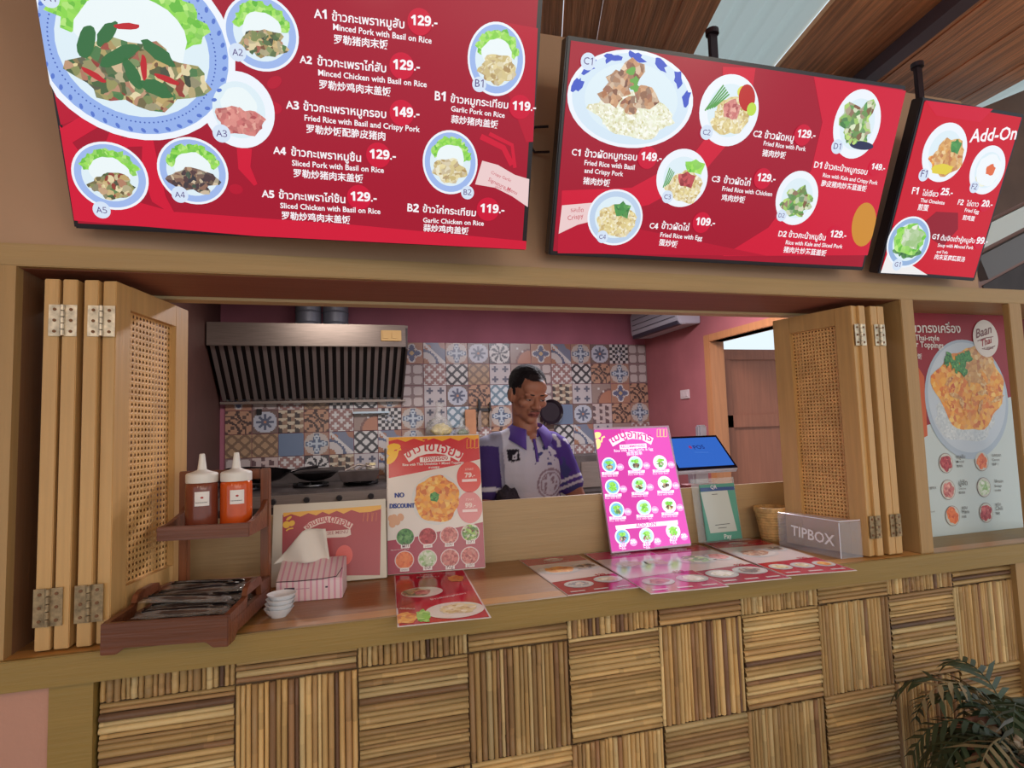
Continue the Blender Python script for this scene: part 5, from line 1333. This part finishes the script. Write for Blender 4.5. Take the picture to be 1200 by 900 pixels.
# ================================================================ THE COOK
def prim_mesh(prims, voxel, smooth_it=6):
    """union of ellipsoids and tapered limbs, grown into one continuous skin"""
    b = bmesh.new()
    for p in prims:
        if p[0] == 'e':
            _, c, r, M = p
            t = bmesh.new(); bmesh.ops.create_uvsphere(t, u_segments=24, v_segments=16, radius=1)
            X4 = (M or Matrix()) @ Matrix.Translation(c) @ Matrix.Diagonal((*r, 1))
            bmesh.ops.transform(t, matrix=X4, verts=t.verts)
        else:
            _, a, c, r0, r1, M = p
            a, c = Vector(a), Vector(c)
            if M: a, c = M @ a, M @ c
            t = bmesh.new(); d = c - a; L = d.length; ax = d.normalized(); o = ax.orthogonal().normalized(); q = ax.cross(o)
            rings = []; n = 20; st = [(-cos(pi / 2 * k / 5) * r0, sin(pi / 2 * k / 5) * r0) for k in range(5)] + [(0, r0)] + [(L * k / 4, r0 + (r1 - r0) * k / 4) for k in range(1, 4)] + [(L, r1)] + [(L + sin(pi / 2 * k / 5) * r1, cos(pi / 2 * k / 5) * r1) for k in range(1, 6)]
            for s, r in st:
                r = max(r, 1e-5); rings.append([t.verts.new(a + ax * s + (o * cos(2 * pi * k / n) + q * sin(2 * pi * k / n)) * r) for k in range(n)])
            for x, y in zip(rings, rings[1:]):
                for k in range(n): t.faces.new((x[k], x[(k + 1) % n], y[(k + 1) % n], y[k]))
            t.faces.new(rings[0][::-1]); t.faces.new(rings[-1])
            bmesh.ops.recalc_face_normals(t, faces=t.faces)
        me = bpy.data.meshes.new('t'); t.to_mesh(me); t.free(); b.from_mesh(me); bpy.data.meshes.remove(me)
    me = bpy.data.meshes.new('t'); b.to_mesh(me); b.free()
    o = bpy.data.objects.new('t', me); COL.objects.link(o)
    m = o.modifiers.new('r', 'REMESH'); m.mode = 'VOXEL'; m.voxel_size = voxel; m.use_smooth_shade = True
    m = o.modifiers.new('s', 'SMOOTH'); m.factor = .5; m.iterations = smooth_it
    dg = bpy.context.evaluated_depsgraph_get(); dg.update()
    out = bpy.data.meshes.new_from_object(o.evaluated_get(dg))
    bpy.data.objects.remove(o); bpy.data.meshes.remove(me)
    return out
def paint(me, fn):
    ca = me.color_attributes.new('Col', 'FLOAT_COLOR', 'POINT')
    for v in me.vertices: ca.data[v.index].color = (*lin(fn(v.co, v.normal)), 1)
    for p in me.polygons: p.use_smooth = True
def obj(name, me, parent, m):
    me.name = name; me.materials.clear(); me.materials.append(m)
    o = bpy.data.objects.new(name, me); COL.objects.link(o); o.parent = parent; return o
E_ = lambda c, r, M=None: ('e', Vector(c), r, M)
C_ = lambda a, b, r0, r1, M=None: ('c', a, b, r0, r1, M)
PX, PY = .76, 1.02
HM = Matrix.Translation((.768, .985, 1.618)) @ Matrix.Rotation(radians(8), 4, 'Z') @ Matrix.Rotation(radians(20), 4, 'X') @ Matrix.Rotation(radians(3), 4, 'Y') @ Matrix.Scale(1.0, 4)
sR, eR, wR = Vector((.590, 1.02, 1.385)), Vector((.560, .95, 1.135)), Vector((.66, .78, 1.04))
sL, eL, wL = Vector((.905, 1.03, 1.375)), Vector((.975, .975, 1.150)), Vector((.935, .79, 1.00))
def hand(w, d, side, up=Vector((0, 0, 1))):
    """palm, four fingers of different length curled a little, thumb from the side of the palm"""
    d = d.normalized(); s = d.cross(up).normalized() * side; n = s.cross(d).normalized() * side
    P = [C_(w, w + d * .05 + s * .018, .026, .020), C_(w, w + d * .055 - s * .018, .026, .019), C_(w + d * .02, w + d * .075, .024, .017)]
    for k, (L, off) in enumerate(((.062, .030), (.074, .010), (.070, -.010), (.054, -.029))):
        a = w + d * (.078 - abs(off) * .25) + s * off; m = a + d * L * .5 - up * .006; e = m + d * L * .36 - up * .022
        P += [C_(a, m, .0095, .0088), C_(m, e, .0088, .0076)]
    t0 = w + d * .025 + s * .026; t1 = t0 + d * .026 + s * .022 - up * .008; t2 = t1 + d * .028 + s * .004 - up * .010
    P += [C_(t0, t1, .013, .011), C_(t1, t2, .0105, .0088)]
    return P
body = [E_((PX, PY, 1.29), (.155, .105, .17)), E_((PX, PY - .005, 1.10), (.138, .108, .17)), E_((PX, PY, .93), (.145, .115, .13)),
        C_((.63, PY, 1.405), (.88, PY + .01, 1.395), .048, .048), C_((.765, PY, 1.44), (.66, PY, 1.41), .05, .045), C_((.765, PY, 1.44), (.86, PY + .01, 1.40), .05, .045),
        C_((.765, 1.025, 1.42), HM @ Vector((0, .025, -.055)), .056, .052),
        C_(sR, eR, .050, .040), C_(eR, wR, .040, .027), C_(sL, eL, .050, .040), C_(eL, wL, .040, .027)]
body += hand(wR, Vector((.30, -.75, -.35)), 1) + hand(wL, Vector((-.25, -.8, -.35)), -1)
for sx in (-1, 1):
    h = Vector((PX + sx * .085, PY, .90)); k = Vector((PX + sx * .095, PY - .02, .49)); a = Vector((PX + sx * .10, PY + .02, .10))
    body += [C_(h, k, .088, .058), C_(k, a, .056, .040), C_(a - Vector((0, 0, .05)), a + Vector((sx * .02, -.15, -.065)), .036, .030)]
head = [E_((0, .015, .035), (.075, .094, .084), HM), E_((0, -.012, -.025), (.062, .074, .082), HM), E_((0, -.035, -.070), (.046, .046, .040), HM),
        E_((0, -.066, -.094), (.024, .020, .018), HM), E_((.044, -.012, -.062), (.018, .030, .030), HM), E_((-.044, -.012, -.062), (.018, .030, .030), HM),
        E_((.042, -.054, -.022), (.024, .024, .020), HM), E_((-.042, -.054, -.022), (.024, .024, .020), HM),
        E_((0, -.052, .045), (.056, .034, .040), HM), E_((.030, -.078, .020), (.027, .010, .009), HM), E_((-.030, -.078, .020), (.027, .010, .009), HM),
        C_((0, -.082, .010), (0, -.104, -.027), .0075, .0125, HM), E_((.013, -.092, -.031), (.0105, .012, .0085), HM), E_((-.013, -.092, -.031), (.0105, .012, .0085), HM),
        E_((0, -.080, -.055), (.030, .016, .020), HM), E_((0, -.0945, -.0565), (.022, .0075, .0050), HM), E_((0, -.0925, -.0665), (.019, .0080, .0060), HM),
        E_((.079, .010, -.006), (.009, .020, .032), HM), E_((-.079, .010, -.006), (.009, .020, .032), HM), E_((.072, .004, -.02), (.014, .012, .02), HM), E_((-.072, .004, -.02), (.014, .012, .02), HM),
        E_((.030, -.0715, .0045), (.0165, .0125, .0095), HM), E_((-.030, -.0715, .0045), (.0165, .0125, .0095), HM)]
man = thing('person', 'man in a white and purple polo shirt and pale apron looking down behind the counter', 'person', (PX, PY, 0))
TM = Matrix.Translation((-PX, -PY, 0)); HI = HM.inverted()
me = prim_mesh(body + head, .0045, 3)
SK = (168, 112, 88)
def skin(p, n):
    q = HI @ p
    if q.z > -.14 and abs(q.x) < .11:
        if abs(q.x) < .024 and q.y < -.075 and -.0735 < q.z < -.0505: return (140, 78, 72) if abs(q.z + .0615) > .0022 else (80, 44, 42)
        if abs(abs(q.x) - .013) < .005 and q.y < -.085 and -.042 < q.z < -.037: return (84, 50, 42)
        if q.z > .076 + .25 * max(0, abs(q.x) - .03) - .1 * (q.x > .02) * 0 or (q.y > -.042 and q.z > .035 and abs(q.x) > .05): return (36, 29, 31)
        if q.y > .012 and q.z > -.05 and abs(q.x) < .08 and not (q.z < .02 and q.y < .03): return (40, 32, 34)
        if q.y < -.05 and abs(q.x) < .032 and -.051 < q.z < -.042: return (144, 96, 78)
        if abs(abs(q.x) - .03) < .018 and -.008 < q.z < .014 and q.y < -.05: return (158, 104, 82)
    if p.z < .86: return (40, 40, 48)
    return SK
paint(me, skin); me.transform(TM)
obj('body', me, man, attr_mat('skin', .5, .12, .4, 120))
# hair
hair = [E_((0, .026, .047), (.0815, .0935, .080), HM), E_((0, .055, -.010), (.070, .056, .062), HM), E_((.070, .012, .012), (.012, .024, .030), HM), E_((-.070, .012, .012), (.012, .024, .030), HM)]
me = prim_mesh(hair, .0045, 3)
for v in me.vertices: v.co += v.normal * (.0018 * noise.noise(v.co * 160) + .0012 * noise.noise(v.co * 60))
me.transform(TM); [setattr(p, 'use_smooth', True) for p in me.polygons]
obj('hair', me, man, mat('black_hair', (30, 25, 28), .75, spec=.2, bump=.7, bscale=160))
# eyes, lids, brows, moustache
def small(name, parts, m, parent=man):
    b = MB()
    for c, r, rot in parts: b.ball((0, 0, 0), r, m, 16, 10, mat4=Matrix())
    return b
T2 = TM @ HM
def hp_(name, prims, m):
    b = MB()
    for c, r, rz, ry in prims:
        t = bmesh.new(); bmesh.ops.create_uvsphere(t, u_segments=18, v_segments=12, radius=1)
        X4 = T2 @ Matrix.Translation(c) @ Matrix.Rotation(radians(rz), 4, 'Z') @ Matrix.Rotation(radians(ry), 4, 'Y') @ Matrix.Diagonal((*r, 1))
        b._add(t, m, X4)
    return b.build(name, man, smooth=80)
M_eye = mat('eye_white', (196, 184, 176), .2); M_iris = mat('iris_dark', (28, 18, 18), .1); M_skin2 = mat('eyelid_skin', (150, 98, 78), .5); M_brow = mat('brow_hair', (44, 32, 32), .8)
for sx in (-1, 1):
    hp_('eye', [((sx * .031, -.0765, .000), (.0125, .0085, .0075), 0, 0)], M_eye)
    hp_('iris', [((sx * .031 + .001, -.0835, -.0010), (.0050, .0028, .0050), 0, 0)], M_iris)
    hp_('eyelid', [((sx * .031, -.0770, .0035), (.0150, .0100, .0062), 0, sx * 4)], M_skin2)
    hp_('eyelash', [((sx * .031, -.0848, -.0012 + .0020), (.0125, .0018, .0010), 0, sx * 4)], M_brow)
    hp_('eyebrow', [((sx * .024, -.0865, .0205), (.012, .0030, .0030), sx * 8, sx * -3), ((sx * .040, -.0810, .0215), (.012, .0030, .0024), sx * 28, sx * 8)], M_brow)
hp_('moustache', [((-.011, -.0965, -.0470), (.013, .0022, .0024), -8, -10), ((.011, -.0965, -.0470), (.013, .0022, .0024), 8, 10)], mat('moustache_hair', (92, 62, 54), .8))
# polo shirt
sh_ = [E_((PX, PY, 1.285), (.172, .120, .185)), E_((PX, PY - .005, 1.10), (.158, .126, .19)), E_((PX, PY, .96), (.160, .128, .13)),
       C_((.63, PY, 1.405), (.88, PY + .01, 1.395), .060, .060), C_((.765, PY + .005, 1.432), (.66, PY, 1.41), .060, .057), C_((.765, PY + .005, 1.432), (.86, PY + .01, 1.40), .060, .057),
       C_(sR, sR + (eR - sR) * .66, .064, .064), C_(sL, sL + (eL - sL) * .62, .064, .062)]
me = prim_mesh(sh_, .006, 5)
for v in me.vertices:
    f = noise.noise(v.co * 9 + Vector((0, 0, v.co.x * 8))) * .006 + noise.noise(v.co * 22) * .002
    v.co += v.normal * f
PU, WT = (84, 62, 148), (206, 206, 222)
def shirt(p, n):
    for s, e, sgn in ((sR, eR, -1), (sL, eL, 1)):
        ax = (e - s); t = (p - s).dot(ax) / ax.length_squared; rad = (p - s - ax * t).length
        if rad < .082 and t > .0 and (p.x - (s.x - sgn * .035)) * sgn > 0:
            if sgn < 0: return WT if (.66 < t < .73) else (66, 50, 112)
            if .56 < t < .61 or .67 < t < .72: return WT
            return (70, 72, 130) if noise.noise(p * 28) > .28 else PU
    u = p.x - PX
    if math.hypot(p.x - .768, p.y - 1.005) < .066 and p.z > 1.445: return SK
    if p.y < 1.0 and p.z > 1.395 and abs(u - .012) < (p.z - 1.395) * .42: return SK
    if u > .055 and p.z > 1.415 - (u - .055) * .1 and p.y < 1.08: return WT if noise.noise(p * 30) > .33 else PU
    if u > .075 and p.z > 1.33 + (.13 - u) * .6: return WT if noise.noise(p * 30) > .3 else PU
    if p.y < 1.0:
        # chest marks on the fabric
        if -.105 < u < -.060 and 1.335 < p.z < 1.385: 
            return WT if (math.hypot(u + .078, p.z - 1.352) < .010 and math.hypot(u + .078, p.z - 1.352) > .004) or (abs(u + .070) < .003 and p.z > 1.352 and p.z < 1.375) else (36, 32, 44)
        if 0 < u < .10 and 1.315 < p.z < 1.40 and noise.noise(Vector((p.x * 34, 3, p.z * 48))) > .14: return (74, 80, 140)
        r = math.hypot((u - .075), (p.z - 1.235))
        if abs(r - .062) < .004 or abs(r - .048) < .003 or (r < .042 and noise.noise(Vector((p.x * 60, 1, p.z * 60))) > .15): return (150, 132, 148)
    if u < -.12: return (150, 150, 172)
    return WT
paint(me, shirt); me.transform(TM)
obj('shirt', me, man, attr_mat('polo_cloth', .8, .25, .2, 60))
# collar: a folded purple band open at the front
b = MB(); t = bmesh.new(); rows = []
for i in range(25):
    a = radians(-90 + 22 + (360 - 44) * i / 24); fr_ = abs(i - 12) / 12
    cx, cy, cz = .768, 1.012, 1.484 - .034 * fr_ ** 2
    c1 = Vector((cx + cos(a) * .068, cy + sin(a) * .068, cz + .012)); c2 = Vector((cx + cos(a) * (.098 + .012 * fr_), cy + sin(a) * (.096 + .024 * fr_), cz - .030 - .040 * fr_ ** 4)); c0 = Vector((cx + cos(a) * .064, cy + sin(a) * .064, cz - .02))
    rows.append([t.verts.new(TM @ c) for c in (c0, c1, (c1 + c2) / 2 + Vector((0, 0, .006)), c2)])
for p, q in zip(rows, rows[1:]):
    for j in range(3): t.faces.new((p[j], q[j], q[j + 1], p[j + 1]))
b._add(t, mat('collar_purple', (92, 66, 160), .8)); o = b.build('collar', man, smooth=60)
m = o.modifiers.new('thick', 'SOLIDIFY'); m.thickness = .004
MB().tube([TM @ Vector((.770, .930, 1.425)), TM @ Vector((.772, .912, 1.38)), TM @ Vector((.774, .904, 1.33))], .006, MATS['collar_purple'], 6).build('placket', man)
# apron strap pouch hanging at his right side
b = MB(); b.ball(TM @ Vector((.640, .895, 1.16)), (.050, .022, .075), mat('black_cloth', (44, 38, 52), .8, var=.6, vscale=60, bump=.5), 18, 12, wob=.3, seed=7)
b.tube([TM @ Vector((.655, .885, 1.21)), TM @ Vector((.690, .880, 1.15)), TM @ Vector((.70, .885, 1.05))], .006, MATS['black_cloth'], 8); b.build('side_pouch', man, label='black patterned pouch at the waist')
# trousers and shoes stay hidden behind the counter but are built
me = prim_mesh([E_((PX, PY, .93), (.152, .122, .11))] + [C_(Vector((PX + sx * .085, PY, .90)), Vector((PX + sx * .095, PY - .02, .49)), .100, .074) for sx in (-1, 1)] + [C_(Vector((PX + sx * .095, PY - .02, .49)), Vector((PX + sx * .10, PY + .02, .12)), .072, .056) for sx in (-1, 1)], .012, 3)
me.transform(TM); obj('trousers', me, man, mat('dark_trousers', (38, 38, 48), .8))
for sx in (-1, 1): MB().ball(TM @ Vector((PX + sx * .115, PY - .05, .045)), (.045, .13, .043), mat('black_shoe', (26, 24, 26), .4), 18, 10).build('shoe', man)
